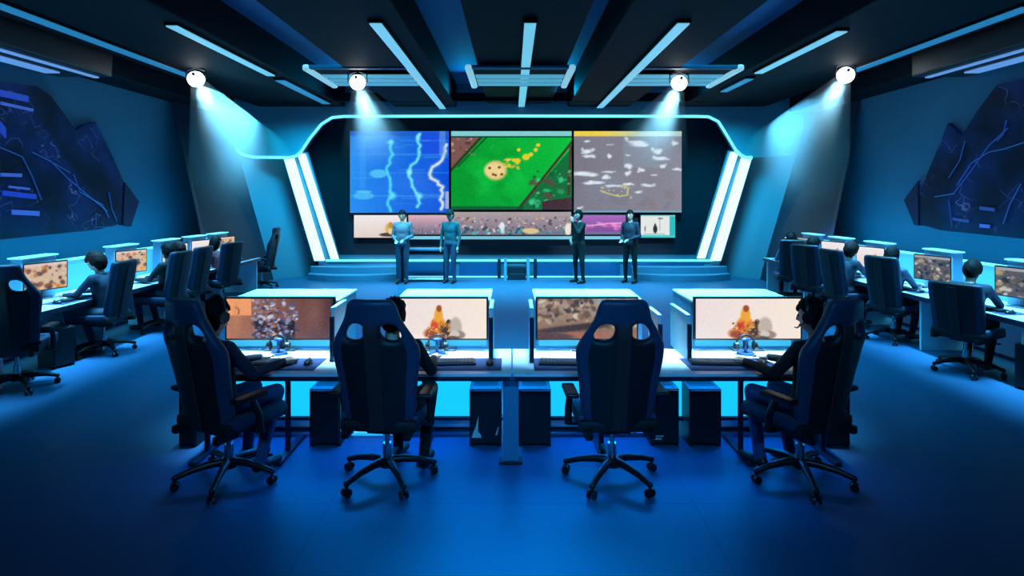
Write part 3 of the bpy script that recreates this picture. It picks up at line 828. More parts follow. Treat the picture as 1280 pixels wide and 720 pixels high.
def keyboard(x, y, rz, label, z=TZ + .006, grp='keyboards on the front desks', detail=True):
    t = empty('keyboard', (x, y, z), rz)
    MB().box(-.22, .22, -.07, .07, 0, .02, .006).build('body', M_plastic, t)
    b = MB()
    for r in range(5):
        n = 14 if detail else 7
        for k in range(n):
            if r == 0 and 4 <= k * 14 / n <= 9: continue
            w_ = .41 / n
            b.box(-.205 + k * w_, -.205 + k * w_ + w_ * .86, -.058 + r * .0235, -.058 + r * .0235 + .019, .018, .027)
    if True:
        b.box(-.085, .088, -.058, -.039, .018, .026)
    b.build('keys', M_key, t)
    tag(t, label, 'keyboard', grp)
def mouse(x, y, rz, label, z=TZ + .005, grp='mice on the front desks'):
    t = empty('mouse', (x, y, z), rz)
    b = MB(); b.ball((0, 0, .012), (.032, .058, .026), 20, 12)
    for v in b.bm.verts: v.co.z = max(v.co.z, 0)
    b.build('body', M_plastic, t, True)
    MB().cone((-.005, .03, .035), (.005, .03, .035), .011, .011, 14).build('scroll_wheel', M_grey, t, True)
    tag(t, label, 'mouse', grp)
def pad(x0, x1, y0, y1, label, z=TZ, grp='mouse pads on the front desks', m=None):
    o = MB().box(-(x1 - x0) / 2, (x1 - x0) / 2, -(y1 - y0) / 2, (y1 - y0) / 2, 0, .005, .002).build('mouse_pad', m or M_pad, None, False, ((x0 + x1) / 2, (y0 + y1) / 2, z))
    tag(o, label, 'mouse pad', grp); return o
for px, lab in ((345, 'the robot monitor'), (572, 'the left flame monitor'), (722, 'the desert battle monitor'), (912, 'the right flame monitor')):
    x = (px - CX) * 4.45 / F
    pad(x - .34, x + .34, 4.3, 4.62, 'dark blue desk pad in front of ' + lab)
    keyboard(x - .08, 4.47, R(4 if px < 640 else -3), 'black keyboard on the blue pad in front of ' + lab)
    mouse(x + .25, 4.45, 0, 'black mouse on the blue pad in front of ' + lab)

# ------------------------------------------------------------------ computer towers
def tower(x, y, rz, label, w_=.23, decal=None, grp='black computer towers under the front desks'):
    t = empty('computer_tower', (x, y, 0), rz)
    hw, hd, h = w_ / 2, .21, .47
    MB().box(-hw, hw, -hd, hd, .02, h, .008).build('case', M_case, t)
    MB().box(-hw + .008, hw - .008, -hd - .012, -hd, .03, h - .01, .005).build('front_panel', M_plastic, t)
    MB().cone((hw - .04, -hd + .03, h - .002), (hw - .04, -hd + .03, h + .006), .01, .01, 14).build('power_button', M_grey, t, True)
    b = MB()
    for k in range(7):
        b.box(-hw + .03, hw - .03, -.12 + k * .04, -.1 + k * .04, h - .001, h + .004)
    b.build('top_grille', M_plastic, t)
    for sx in (-1, 1):
        MB().box(sx * hw - .03 * (sx > 0), sx * hw + .03 * (sx < 0), -hd + .01, hd - .01, 0, .025, .004).build('foot', M_plastic, t)
    if decal:
        b = MB()
        if decal == 'spark':
            b.slab([(-hw + .02, -hd - .0125, .08), (-hw + .10, -hd - .0125, .08), (-hw + .09, -hd - .0125, .11), (-hw + .07, -hd - .0125, .13), (-hw + .075, -hd - .0125, .26), (-hw + .05, -hd - .0125, .16), (-hw + .035, -hd - .0125, .13)], (0, -.003, 0))
            b.slab([(hw - .05, -hd - .0125, .1), (hw - .03, -hd - .0125, .16), (hw - .02, -hd - .0125, .17), (hw - .035, -hd - .0125, .1)], (0, -.003, 0))
        else:
            for k, (a, c) in enumerate(((.02, .03), (.035, .055), (.06, .07), (.075, .085))):
                b.box(-hw + a, -hw + c, -hd - .015, -hd - .012, .06, .075 + .02 * (k == 0), 0)
            b.box(-hw + .035, -hw + .1, -hd - .015, -hd - .012, .085, .093)
        b.build('decal', mat('decal_pale', (205, 205, 195), .4), t)
    tag(t, label, 'computer', grp)
tower(-1.515, 4.87, 0, 'black computer tower left of the second front chair', .25)
tower(-.215, 4.87, 0, 'black computer tower with a pale flame mark, left of the middle upright panel', .26, 'spark')
tower(.185, 4.87, 0, 'black computer tower right of the middle upright panel', .26)
tower(1.24, 4.88, 0, 'black computer tower with small pale marks, right of the empty front chair', .23, 'text')
tower(1.565, 4.87, 0, 'plain black computer tower between the two right front chairs', .26)
tower(-2.62, 4.86, 0, 'narrow black computer tower at the left end of the front desks', .14)
tower(2.62, 4.86, 0, 'black computer tower at the right end of the front desks', .22)
# ------------------------------------------------------------------ side desks
def side_desk(s, label, plabel):
    y0, y1 = 4.5, 12.2
    t = empty('long_side_desk', (s * 5.72, (y0 + y1) / 2, 0))
    L_ = (y1 - y0) / 2
    MB().box(-.40, .40, -L_, L_, TZ - .03, TZ, .006).build('desktop', M_desktop, t)
    MB().box(-s * .40 - .012, -s * .40 + .012, -L_, L_, TZ - .065, TZ - .004, .004).build('edge_rail', M_edge, t)
    n = 6
    for k in range(n):
        y = -L_ + .05 + k * (2 * L_ - .1) / (n - 1)
        MB().box(-.34, .34, y - .02, y + .02, 0, TZ - .03, .006).build('leg', M_white, t)
    MB().box(s * .2 - .01, s * .2 + .01, -L_ + .1, L_ - .1, .12, TZ - .08, .004).build('back_panel', M_white, t)
    tag(t, label, 'desk')
    t = empty('lit_partition', (s * 6.18, (y0 + y1) / 2, 0))
    MB().box(-.03, .03, -L_, L_, 0, .06, .005).build('plinth', M_edge, t)
    MB().box(-.022, .022, -L_, L_, .06, 1.13, .004).build('panel', E_part, t)
    MB().box(-.04, .04, -L_, L_, 1.13, 1.16, .006).build('top_rail', E_led, t)
    tag(t, plabel, 'partition')
    area('wall_wash', (s * 6.3, (y0 + y1) / 2, 1.12), (s * 7.1, (y0 + y1) / 2, 1.75), 7.6, .12, (.0, .42, 1.0), 60) if False else None
side_desk(-1, 'long pale side desk along the left wall', 'glowing cyan partition behind the left side desk')
side_desk(1, 'long pale side desk along the right wall', 'glowing cyan partition behind the right side desk')

GM = 'monitors on the side desks'
def side_station(s, y, cv, lab, yaw=18, top=1.2, kb=True, wd=.5, hg=.33):
    X = s * 5.9
    rz = -s * R(90) + s * R(yaw)
    zc = .79 + hg / 2 + .06
    monitor(X, y, rz, cv, wd, hg, zc, lab + (' on the left side desk' if s < 0 else ' on the right side desk'), GM)
    side = 'left' if s < 0 else 'right'
    t = empty('monitor_hutch', (s * 6.06, y, TZ))
    MB().box(-.07, .07, -.27, .27, .0, .53, .008).build('cabinet', mat('hutch_blue', (120, 165, 195)), t)
    MB().box(-.09, .09, -.29, .29, .53, .55, .006).build('top', E_led, t)  # pale top given emission for brightness, no lamp in it
    tag(t, 'box with added top glow behind the ' + lab + ' on the ' + side + ' side desk', 'hutch', 'boxes with added top glow on the side desks')
    if kb:
        pad(s * 5.52 - .15, s * 5.52 + .15, y - .4, y + .3, 'dark pad below the ' + lab + ' on the ' + side + ' side desk', grp='pads on the side desks')
        keyboard(s * 5.5, y - .06, -s * R(90), 'black keyboard below the ' + lab + ' on the ' + side + ' side desk', grp='keyboards on the side desks', detail=False)
        mouse(s * 5.5, y - .34 * (1 if s < 0 else 1), -s * R(90), 'black mouse below the ' + lab + ' on the ' + side + ' side desk', grp='mice on the side desks')
side_station(-1, 7.3, cv_battle(1), 'orange battle monitor nearest the front')
side_station(-1, 8.94, cv_battle(2), 'orange crowd monitor second from the front')
side_station(-1, 10.1, cv_light(), 'pale monitor by the leaning pair')
side_station(-1, 11.0, cv_light(), 'cream monitor behind the red player')
side_station(-1, 11.85, cv_battle(3), 'orange monitor at the stage end')
side_station(1, 6.7, cv_battle(4, False), 'grey monitor cut by the picture edge')
side_station(1, 8.1, cv_battle(5, False), 'grey battle monitor second from front')
side_station(1, 9.5, cv_light(), 'pale monitor beyond the middle players')
side_station(1, 10.6, cv_light(), 'cream monitor beside the bushy haired player')
side_station(1, 11.6, cv_battle(6, False), 'grey monitor at the stage end')
tower(-5.5, 6.95, R(60), 'black computer tower standing beside the nearest left chair', .22, None, 'computer towers by the side desks')
tower(5.55, 6.1, R(-60), 'black computer tower under the right side desk near the picture edge', .22, None, 'computer towers by the side desks')
#PART4
# ------------------------------------------------------------------ chairs
def back_grid(rows, cols, holes, y_of, thick, matfn, sub=2):
    bm = bmesh.new(); V = {}
    for i, (z, hw) in enumerate(rows):
        for j, u in enumerate(cols):
            V[i, j] = bm.verts.new((u * hw, y_of(u, z), z))
    for i in range(len(rows) - 1):
        for j in range(len(cols) - 1):
            if (i, j) in holes: continue
            f = bm.faces.new((V[i, j], V[i, j + 1], V[i + 1, j + 1], V[i + 1, j]))
            f.material_index = matfn(i, j)
    me = bpy.data.meshes.new('backrest'); bm.to_mesh(me); bm.free()
    return baked(me, [('SOLIDIFY', dict(thickness=thick, offset=0)), ('SUBSURF', dict(levels=sub, render_levels=sub))])

CHCACHE = {}
def chair_meshes(style):
    if style in CHCACHE: return CHCACHE[style]
    D = {}
    lean = lambda z: -.20 - max(0, z - .46) * .19
    cols = [-1, -.76, -.22, 0, .22, .76, 1]
    if style == 'racing':
        rows = [(.43, .21), (.49, .245), (.64, .262), (.80, .275), (.93, .302), (1.01, .305), (1.065, .285), (1.19, .205), (1.235, .182), (1.31, .168), (1.35, .135)]
        holes = {(6, 1), (6, 4)}
        # columns 1..2 and 4..5 are the slots
        yof = lambda u, z: lean(z) + .075 * u * u * (1 if z < 1.06 else .5)
        D['backrest'] = back_grid(rows, cols, holes, yof, .075, lambda i, j: 1 if (j in (0, 5) or i >= 7) else 0)
        top = 1.2
    elif style == 'low':
        rows = [(.44, .24), (.50, .26), (.66, .27), (.82, .275), (.94, .28), (1.02, .275), (1.05, .26)]
        yof = lambda u, z: lean(z) * .9 + .04 * u * u
        D['backrest'] = back_grid(rows, cols, set(), yof, .075, lambda i, j: 1 if j in (0, 5) else 0)
        top = 1.0
    else:
        rows = [(.44, .19), (.50, .225), (.66, .235), (.82, .24), (.96, .245), (1.08, .245), (1.16, .24), (1.2, .22)]
        yof = lambda u, z: lean(z) * .9 + .05 * u * u
        D['backrest'] = back_grid(rows, cols, set(), yof, .075, lambda i, j: 1 if j in (0, 5) else 0)
        top = 1.12
    # stripe down the middle of the back
    bm = bmesh.new(); pr = None
    for z in np.linspace(.44, top, 14):
        y = (lean(z) if style == 'racing' else lean(z) * .9) - .036
        r = [bm.verts.new((x, y - (.010 if abs(x) < .05 else .0) + (.02 if z > 1.12 else 0) * (z - 1.12) / .08, z)) for x in (-.052, -.042, 0, .042, .052)]
        if pr:
            for k in range(4): bm.faces.new((pr[k], pr[k + 1], r[k + 1], r[k]))
        pr = r
    me = bpy.data.meshes.new('stripe'); bm.to_mesh(me); bm.free()
    D['stripe'] = baked(me, [('SOLIDIFY', dict(thickness=.008, offset=0))])
    b = MB(); b.box(-.27, .27, -.22, .30, .415, .50, .03, 0)
    b.box(-.275, -.19, -.18, .28, .44, .53, .03, 1); b.box(.19, .275, -.18, .28, .44, .53, .03, 1); b.box(-.24, .24, .24, .31, .42, .515, .03, 1)
    me = bpy.data.meshes.new('seat'); b.bm.to_mesh(me); b.bm.free(); D['seat'] = me
    b = MB(); b.box(-.11, .11, -.12, .16, .365, .418, .012); b.tube([(.1, .05, .39), (.22, .05, .385), (.27, .05, .38)], .008, 8); b.box(.25, .31, .03, .07, .372, .388, .005)
    me = bpy.data.meshes.new('tilt'); b.bm.to_mesh(me); b.bm.free(); D['tilt_mechanism'] = me
    b = MB()
    b.box(-.24, -.19, -.27, -.1, .385, .44, .012); b.box(.19, .24, -.27, -.1, .385, .44, .012); b.box(-.24, .24, -.14, -.09, .385, .42, .01)
    me = bpy.data.meshes.new('bracket'); b.bm.to_mesh(me); b.bm.free(); D['back_bracket'] = me
    b = MB(); b.cone((0, 0, .15), (0, 0, .26), .032, .03, 20); b.cone((0, 0, .26), (0, 0, .37), .018, .018, 16)
    me = bpy.data.meshes.new('column'); b.bm.to_mesh(me); b.bm.free(); D['gas_column'] = me
    b = MB(); b.cone((0, 0, .095), (0, 0, .165), .055, .045, 24)
    for k in range(5):
        a = k * 2 * math.pi / 5 + R(90)
        c, s = math.cos(a), math.sin(a)
        b.tube([(c * .03, s * .03, .135), (c * .12, s * .12, .135), (c * .24, s * .24, .115), (c * .335, s * .335, .085)], [.03, .027, .022, .019], 10)
        b.ball((c * .335, s * .335, .085), .021, 12, 8)
    me = bpy.data.meshes.new('base'); b.bm.to_mesh(me); b.bm.free(); D['star_base'] = me
    for k in range(5):
        a = k * 2 * math.pi / 5 + R(90)
        cx, cy = math.cos(a) * .335, math.sin(a) * .335
        tx, ty = -math.sin(a), math.cos(a)
        b = MB()
        b.cone((cx, cy, .05), (cx, cy, .08), .011, .011, 10)
        for s in (-1, 1):
            p = Vector((cx + tx * .012 * s, cy + ty * .012 * s, .03)); q = p + Vector((tx * .016 * s, ty * .016 * s, 0))
            b.cone(p, q, .03, .028, 18)
        b.box(-.014, .014, -.012, .012, .03, .058, .004, M=Matrix.Translation((cx, cy, 0)) @ Matrix.Rotation(a, 4, 'Z'))
        me = bpy.data.meshes.new('caster'); b.bm.to_mesh(me); b.bm.free(); D['caster%d' % k] = me
    for s, n in ((-1, 'armL'), (1, 'armR')):
        b = MB(); x = s * .315
        b.box(min(s * .2, x), max(s * .2, x) + .0, -.02, .05, .395, .415, .006)
        b.tube([(x, .01, .40), (x, .0, .52), (x, -.06, .65)], [.028, .026, .022], 10)
        me = bpy.data.meshes.new('armrest'); b.bm.to_mesh(me); b.bm.free(); D[n] = me
        b = MB(); b.box(x - .045, x + .045, -.2, .05, .645, .68, .016, seg=3)
        me = bpy.data.meshes.new('arm_pad'); b.bm.to_mesh(me); b.bm.free(); D[n + 'p'] = me
    if style == 'racing':
        b = MB(); zt = 1.27; b.box(-.12, .12, lean(1.27) + .03, lean(1.27) + .1, 1.2, 1.33, .03, seg=3)
        me = bpy.data.meshes.new('pillow'); b.bm.to_mesh(me); b.bm.free(); D['pillow'] = me
    for k, me in D.items():
        if k == 'backrest':
            me.materials.append(M_black); me.materials.append(M_navy)
        elif k == 'seat':
            me.materials.append(M_black); me.materials.append(M_navy)
        elif k == 'stripe': me.materials.append(M_brown)
        elif k == 'gas_column': me.materials.append(M_chrome)
        elif k == 'pillow': me.materials.append(M_navy)
        else: me.materials.append(M_plastic)
        me.polygons.foreach_set('use_smooth', [True] * len(me.polygons))
        if k not in ('backrest',): me.set_sharp_from_angle(angle=R(40))
    CHCACHE[style] = D
    return D


def chair(x, y, rz, label, grp, style='racing', arms=True):
    D = chair_meshes(style)
    t = empty('gaming_chair' if style == 'racing' else 'office_chair', (x, y, 0), rz)
    def part(n, key, par):
        o = bpy.data.objects.new(n, D[key]); COL.objects.link(o); o.parent = par; return o
    bk = part('backrest', 'backrest', t); part('stripe', 'stripe', bk)
    if 'pillow' in D: part('head_pillow', 'pillow', bk)
    part('seat', 'seat', t); part('tilt_mechanism', 'tilt_mechanism', t); part('back_bracket', 'back_bracket', t)
    part('gas_column', 'gas_column', t)
    sb = part('star_base', 'star_base', t)
    for k in range(5): part('caster', 'caster%d' % k, sb)
    if arms:
        for n in ('armL', 'armR'):
            a = part('armrest', n, t); part('arm_pad', n + 'p', a)
    tag(t, label, 'chair', grp)
    return t

# ------------------------------------------------------------------ people
def capsule(b, p, q, r1, r2, seg=14):
    p, q = Vector(p), Vector(q); n = 5
    b.tube([p + (q - p) * (k / n) for k in range(n + 1)], [r1 + (r2 - r1) * (k / n) for k in range(n + 1)], seg)
    b.ball(p, r1, seg, 8); b.ball(q, r2, seg, 8)

def person_body(J, cols, voxel=.011, sitting=False):
    """J: joints in metres (front = +Y). One continuous surface, coloured by the nearest limb."""
    b = MB(); prims = []
    def cap(p, q, r1, r2, tg): capsule(b, p, q, r1, r2); prims.append(('c', np.array(p, float), np.array(q, float), r1, r2, tg))
    def ell(c, r, tg, M=None): b.ball(c, r, 20, 12, M=M); prims.append(('e', np.array(c, float), np.array(r, float), tg))
    V = lambda k: Vector(J[k])
    hip, chest, neck, head = V('hip'), V('chest'), V('neck'), V('head')
    ax = (neck - hip).normalized()
    rot = Vector((0, 0, 1)).rotation_difference(ax).to_matrix().to_4x4()
    ell(hip, (.16, .115, .12), 'leg', rot)
    ell((hip + chest) / 2 + Vector((0, .005, 0)), (.148, .108, .17), 'top', rot)
    ell(chest, (.172, .118, .17), 'top', rot)
    for s in ('L', 'R'):
        cap(neck - ax * .055, V('sho' + s), .06, .056, 'top'); cap(chest, V('sho' + s) - ax * .03, .1, .058, 'top'); cap(chest + Vector(((-1 if s == 'L' else 1) * .06, 0, 0)), hip + Vector(((-1 if s == 'L' else 1) * .05, 0, .03)), .1, .098, 'top')
        cap(V('sho' + s), V('elb' + s), .052, .042, 'top'); cap(V('elb' + s), V('wri' + s), .042, .029, 'top')
        cap(hip + (V('kne' + s) - hip) * 0 + Vector(((-1 if s == 'L' else 1) * .085, 0, -.02)), V('kne' + s), .092, .062, 'leg')
        cap(V('kne' + s), V('ank' + s), .06, .04, 'leg')
        a = V('ank' + s); fd = Vector(J['foot']) if 'foot' in J else Vector((0, 1, 0))
        cap(a + Vector((0, 0, -.035)) - fd * .03, a + Vector((0, 0, -.05)) + fd * .16, .042, .032, 'shoe')
        # hand: palm, four fingers, thumb
        wv = V('wri' + s); d = (wv - V('elb' + s)).normalized()
        if 'hand' in J: d = (d * .35 + Vector(J['hand'])).normalized()
        side = d.cross(Vector((0, 0, 1))); side = side.normalized() if side.length > .2 else Vector((1, 0, 0))
        if abs(d.z) > .75: side = Vector((0, 1, 0))
        dn_ = side.cross(d).normalized()
        if dn_.z > 0 and abs(d.z) < .75: dn_ = -dn_
        pc = wv + d * .05
        cap(wv, pc + d * .02, .026, .033, 'skin')
        for k, ln in enumerate((.062, .072, .068, .052)):
            o_ = side * ((k - 1.5) * .021)
            p0 = pc + d * .03 + o_; p1 = p0 + d * ln * .55; p2 = p1 + (d * .75 + dn_ * .65) * ln * .5
            cap(p0, p1, .0105, .0098, 'skin'); cap(p1, p2, .0098, .0085, 'skin')
        ts = -1 if s == 'R' else 1
        tb = wv + d * .02 + side * (.026 * ts); cap(tb, tb + d * .03 + side * (.024 * ts), .013, .011, 'skin'); cap(tb + d * .03 + side * (.024 * ts), tb + d * .058 + side * (.03 * ts), .011, .009, 'skin')
    cap(neck - ax * .03, neck + (head - neck) * .55, .054, .05, 'skin')
    Q = J.get('headrot', Matrix.Identity(3)); Q4 = Q.to_4x4()
    hp = lambda v: head + Q @ Vector(v)
    ell(head, (.076, .095, .112), 'skin', Q4); ell(hp((0, .03, -.065)), (.054, .06, .055), 'skin', Q4)
    cap(hp((0, .088, .02)), hp((0, .108, -.022)), .011, .016, 'skin')
    ell(hp((0, .085, -.062)), (.026, .02, .012), 'skin', Q4)
    for s in (-1, 1): ell(hp((s * .078, -.005, -.01)), (.012, .022, .032), 'skin', Q4)
    me = bpy.data.meshes.new('person'); b.bm.to_mesh(me); b.bm.free()
    me = baked(me, [('REMESH', dict(mode='VOXEL', voxel_size=voxel)), ('SMOOTH', dict(factor=.5, iterations=8 if voxel > .012 else 6))])
    n = len(me.polygons); C = np.zeros(n * 3); me.polygons.foreach_get('center', C); C = C.reshape(-1, 3)
    best = np.full(n, 9.); idx = np.zeros(n, int); tags = {'top': 0, 'leg': 1, 'skin': 2, 'shoe': 3}
    for p in prims:
        if p[0] == 'c':
            a, q, r1, r2, tg = p[1:]; L = q - a
            t = np.clip(((C - a) @ L) / (L @ L + 1e-9), 0, 1); dd = np.linalg.norm(C - a - t[:, None] * L, axis=1) - (r1 + (r2 - r1) * t)
        else:
            c, r, tg = p[1:]; k = np.linalg.norm((C - c) / r, axis=1); dd = (k - 1) * r.min()
        m = dd < best; best[m] = dd[m]; idx[m] = tags[tg]
    for c in cols: me.materials.append(c)
    me.polygons.foreach_set('material_index', idx.astype(np.int32)); me.polygons.foreach_set('use_smooth', [True] * n)
    return me

def hair_mesh(long=False, cap=False, big=1.0):
    b = MB(); b.ball((0, 0, 0), 1, 40, 30)
    for v in b.bm.verts:
        n = v.co.copy()
        r = Vector((n.x * .092 * big, n.y * .112 * big, n.z * .130 * big))
        low = -.95 if n.y < .05 else -.35
        face = (n.y > .25 and n.z < .36 + .12 * math.sin(n.x * 9 + 1)) or n.z < low
        if face: r *= .55
        else:
            r *= 1 + .035 * math.sin(n.x * 13 + n.z * 9) * math.sin(n.y * 11 + n.x * 5) + .03 * math.sin(n.x * 23 + n.y * 19) * math.sin(n.z * 27)
            if n.z < -.2: r.x *= 1.0 - .25 * (-n.z - .2)
            if long and n.z < -.1 and n.y < .3: r += Vector((0, -.015, -.07))
        v.co = r
    me = bpy.data.meshes.new('hair'); b.bm.to_mesh(me); b.bm.free()
    me.polygons.foreach_set('use_smooth', [True] * len(me.polygons)); return me

def person(x, y, rz, J, top, leg, label, grp, z=0, hair=M_hair, long=False, headset=False, cap=None, voxel=.011, big=1.0, shoe=None):
    me = person_body(J, [top, leg, M_skin, shoe or M_plastic], voxel)
    o = bpy.data.objects.new('person', me); COL.objects.link(o); o.location = (x, y, z); o.rotation_euler = (0, 0, rz)
    tag(o, label, 'person', grp)
    Q = J.get('headrot', Matrix.Identity(3))
    M = Matrix.Translation(J['head']) @ Q.to_4x4()
    h = link('hair', hair_mesh(long, big=big), hair, o); h.matrix_local = M
    e = MB()
    for s in (-1, 1): e.ball((s * .031, .088, .008), (.0125, .008, .0075), 12, 8)
    e = e.build('eyes', M_eye, o, True); e.matrix_local = M
    e = MB(); e.ball((0, .098, -.062), (.024, .008, .007), 14, 8); e = e.build('mouth', M_lip, o, True); e.matrix_local = M
    if headset:
        b = MB(); b.tube([(.098 * math.cos(a), 0, .012 + .128 * math.sin(a)) for a in np.linspace(0, math.pi, 14)], .011, 8)
        for s in (-1, 1): b.cone((s * .082, 0, -.005), (s * .112, 0, -.005), .046, .04, 20)
        b.tube([(-.1, .01, -.02), (-.09, .09, -.07), (-.03, .125, -.075)], .005, 6)
        b = b.build('headset', M_plastic, o, True); b.matrix_local = M
    if cap:
        b = MB(); b.ball((0, -.005, .035), (.093, .112, .105), 24, 14)
        for v in b.bm.verts: v.co.z = max(v.co.z, .04)
        b.ball((0, .12, .045), (.075, .075, .012), 20, 8)
        b = b.build('cap', cap, o, True); b.matrix_local = M
    return o

def rotx(a): return Matrix.Rotation(R(a), 3, 'X')
def rotz(a): return Matrix.Rotation(R(a), 3, 'Z')
def J_sit(lean=0.0, head_down=0, head_turn=0, reach=.36, dy=0.0, spread=.12):
    hipy = -.04 + dy; h = Vector((0, hipy, .56))
    a = R(-8 + lean)
    up = Vector((0, math.sin(a), math.cos(a)))
    neck = h + up * .475; chest = h + up * .31
    hd = neck + Vector((0, math.sin(R(lean * .6 + 8)), math.cos(R(lean * .6 + 8)))) * .165
    sh = h + up * .43
    return dict(hip=h, chest=chest, neck=neck, head=hd, headrot=rotz(head_turn) @ rotx(-head_down),
                shoL=sh + Vector((-.175, 0, 0)), shoR=sh + Vector((.175, 0, 0)),
                elbL=Vector((-.235, sh.y + .15, .785)), elbR=Vector((.235, sh.y + .15, .785)),
                wriL=Vector((-.13, max(reach, sh.y + .3), .77)), wriR=Vector((.13, max(reach, sh.y + .3), .77)), hand=(0, 1, -.05),
                kneL=Vector((-spread, .36 + dy, .555)), kneR=Vector((spread, .36 + dy, .555)), ankL=Vector((-spread, .30 + dy, .095)), ankR=Vector((spread, .22 + dy, .095)))
def J_stand(arms='down', head_turn=0, head_down=0, sp=.09):
    J = dict(hip=Vector((0, 0, .93)), chest=Vector((0, 0, 1.25)), neck=Vector((0, -.005, 1.42)), head=Vector((0, .015, 1.585)), headrot=rotz(head_turn) @ rotx(-head_down),
             shoL=Vector((-.17, 0, 1.375)), shoR=Vector((.17, 0, 1.375)), elbL=Vector((-.23, -.02, 1.1)), elbR=Vector((.23, -.02, 1.1)),
             wriL=Vector((-.22, .06, .86)), wriR=Vector((.22, .06, .86)),
             kneL=Vector((-sp, .015, .5)), kneR=Vector((sp, .015, .5)), ankL=Vector((-sp - .01, -.01, .085)), ankR=Vector((sp + .01, -.01, .085)))
    if arms == 'front':
        J.update(wriL=Vector((-.07, .24, 1.02)), wriR=Vector((.09, .24, 1.0)), hand=(0, .8, -.2))
    if arms == 'raise':
        J.update(elbL=Vector((-.2, .17, 1.17)), wriL=Vector((-.06, .23, 1.42)), hand=(0, 0, 1))
    return J
M_navyc = mat('navy_cloth', (24, 32, 54), .8, bump=(160, .15)); M_blackc = mat('black_cloth', (11, 12, 17), .8, bump=(160, .15))
M_jean = mat('blue_jeans', (44, 70, 116), .8, bump=(160, .15)); M_greyc = mat('grey_cloth', (92, 100, 116), .8, bump=(160, .15))
M_tealc = mat('teal_cloth', (40, 88, 100), .8, bump=(160, .15)); M_redc = mat('red_cloth', (92, 26, 40), .8, bump=(160, .15))
M_cyanc = mat('light_blue_cloth', (80, 140, 170), .8, bump=(160, .15)); M_slate = mat('slate_cloth', (58, 74, 100), .8, bump=(160, .15))

# front row
GC = 'front row gaming chairs'
def at(px, d): return (px - CX) * d / F
FR = [(286, 4.12, -27), (484, 4.14, -5), (765, 4.14, 3), (1000, 4.12, 26)]
L0 = ['black gaming chair at the left end of the front row, turned to the right', 'black front row gaming chair with a player whose head shows right of its headrest',
      'empty black gaming chair seen from behind, in front of the desert battle monitor', 'black gaming chair at the right end of the front row, turned to the left']
for (px, d, rz), lab in zip(FR, L0):
    chair(at(px, d), d, R(rz), lab, GC)
GP = 'players in the front row'
def seat_person(px, d, rz, J, *a, **k): return person(at(px, d), d, R(rz), J, *a, **k)
seat_person(286, 4.12, -27, J_sit(2, 8, 0, .36, -.05), M_navyc, M_jean, 'person in navy with dark hair and jeans sitting in the left end front chair', GP, headset=True, voxel=.01)
seat_person(499, 4.14, -12, J_sit(2, 4, -8, .36, -.04), M_blackc, M_blackc, 'person in black whose dark head shows right of the headrest at the left flame monitor', GP, voxel=.01)
seat_person(1000, 4.12, 26, J_sit(3, 10, 20, .36, -.05), M_blackc, M_jean, 'person with black headset and jeans sitting in the right end front chair', GP, headset=True, voxel=.01)

# side rows
GS = 'chairs along the side desks'; GSP = 'players along the side desks'
def side(s, d, X, rz, lab, style='plain'): return chair(s * X, d, R(rz), lab, GS, style, style == 'racing')
side(-1, 6.05, 5.2, 20, 'empty black gaming chair cut by the left picture edge', 'racing')
side(-1, 7.45, 5.28, 92, 'black office chair beside the nearest orange monitor on the left, with a player slumped forward')
side(-1, 8.75, 5.27, 84, 'black office chair second along the left side desk, holding a dark haired player')
side(-1, 9.55, 5.36, 84, 'black office chair hidden behind the pair of leaning players on the left')
side(-1, 10.5, 5.30, 70, 'black office chair of the player in red on the left')
side(-1, 12.65, 5.5, 96, 'empty dark chair at the far left beside the lit stage wing', 'racing')
side(1, 6.65, 5.24, -62, 'black office chair nearest on the right side, with broad flat back', 'low')
side(1, 8.1, 5.36, -66, 'black office chair second along the right side desk, with an upright player')
side(1, 9.1, 5.25, -75, 'black office chair hidden behind the upright player on the right')
side(1, 10.05, 5.22, -50, 'black office chair third along the right side desk, with a curly haired player')
side(1, 11.2, 5.42, -16, 'dark office chair at the far right holding a player in light blue')
def sp(s, d, X, rz, J, top, leg, lab, **k): return person(s * X, d, R(rz), J, top, leg, lab, GSP, voxel=.013, **k)
sp(-1, 7.45, 5.28, 92, J_sit(18, 30, 0, .4), M_navyc, M_greyc, 'person with reddish dark hair leaning over the desk by the nearest left monitor', hair=M_hairb, big=1.12)
sp(-1, 8.75, 5.27, 84, J_sit(4, 8, -10, .4), M_blackc, M_navyc, 'person in black with a round dark head sitting upright, right one of the left pair')
sp(-1, 9.55, 5.36, 84, J_sit(26, 26, 0, .42), M_navyc, M_navyc, 'person bending forward with brown hair, left one of the left pair', hair=M_hairb)
sp(-1, 10.5, 5.30, 70, J_sit(22, 6, -95, .4), M_redc, M_navyc, 'person in a dark red top turning the face into the room on the left', long=True)
sp(1, 6.65, 5.24, -62, J_sit(24, 30, 0, .4), M_navyc, M_blackc, 'person with dark hair leaning forward in the nearest right chair')
sp(1, 8.1, 5.36, -66, J_sit(6, 10, 0, .36), M_slate, M_navyc, 'person in a slate top with long dark hair sitting upright, second on the right', long=True)
sp(1, 9.1, 5.25, -75, J_sit(22, 22, 10, .42), M_navyc, M_navyc, 'person with curly dark hair leaning over the desk behind the upright player', hair=M_hairb, big=1.12)
sp(1, 10.05, 5.22, -50, J_sit(18, 20, -20, .42), M_slate, M_navyc, 'person with bushy black hair in slate blue, leaning in from the third right chair', big=1.15)
sp(1, 11.2, 5.42, -16, J_sit(6, 6, 0, .42), M_cyanc, M_navyc, 'person in a light blue shirt seen from behind at the far right', headset=True)

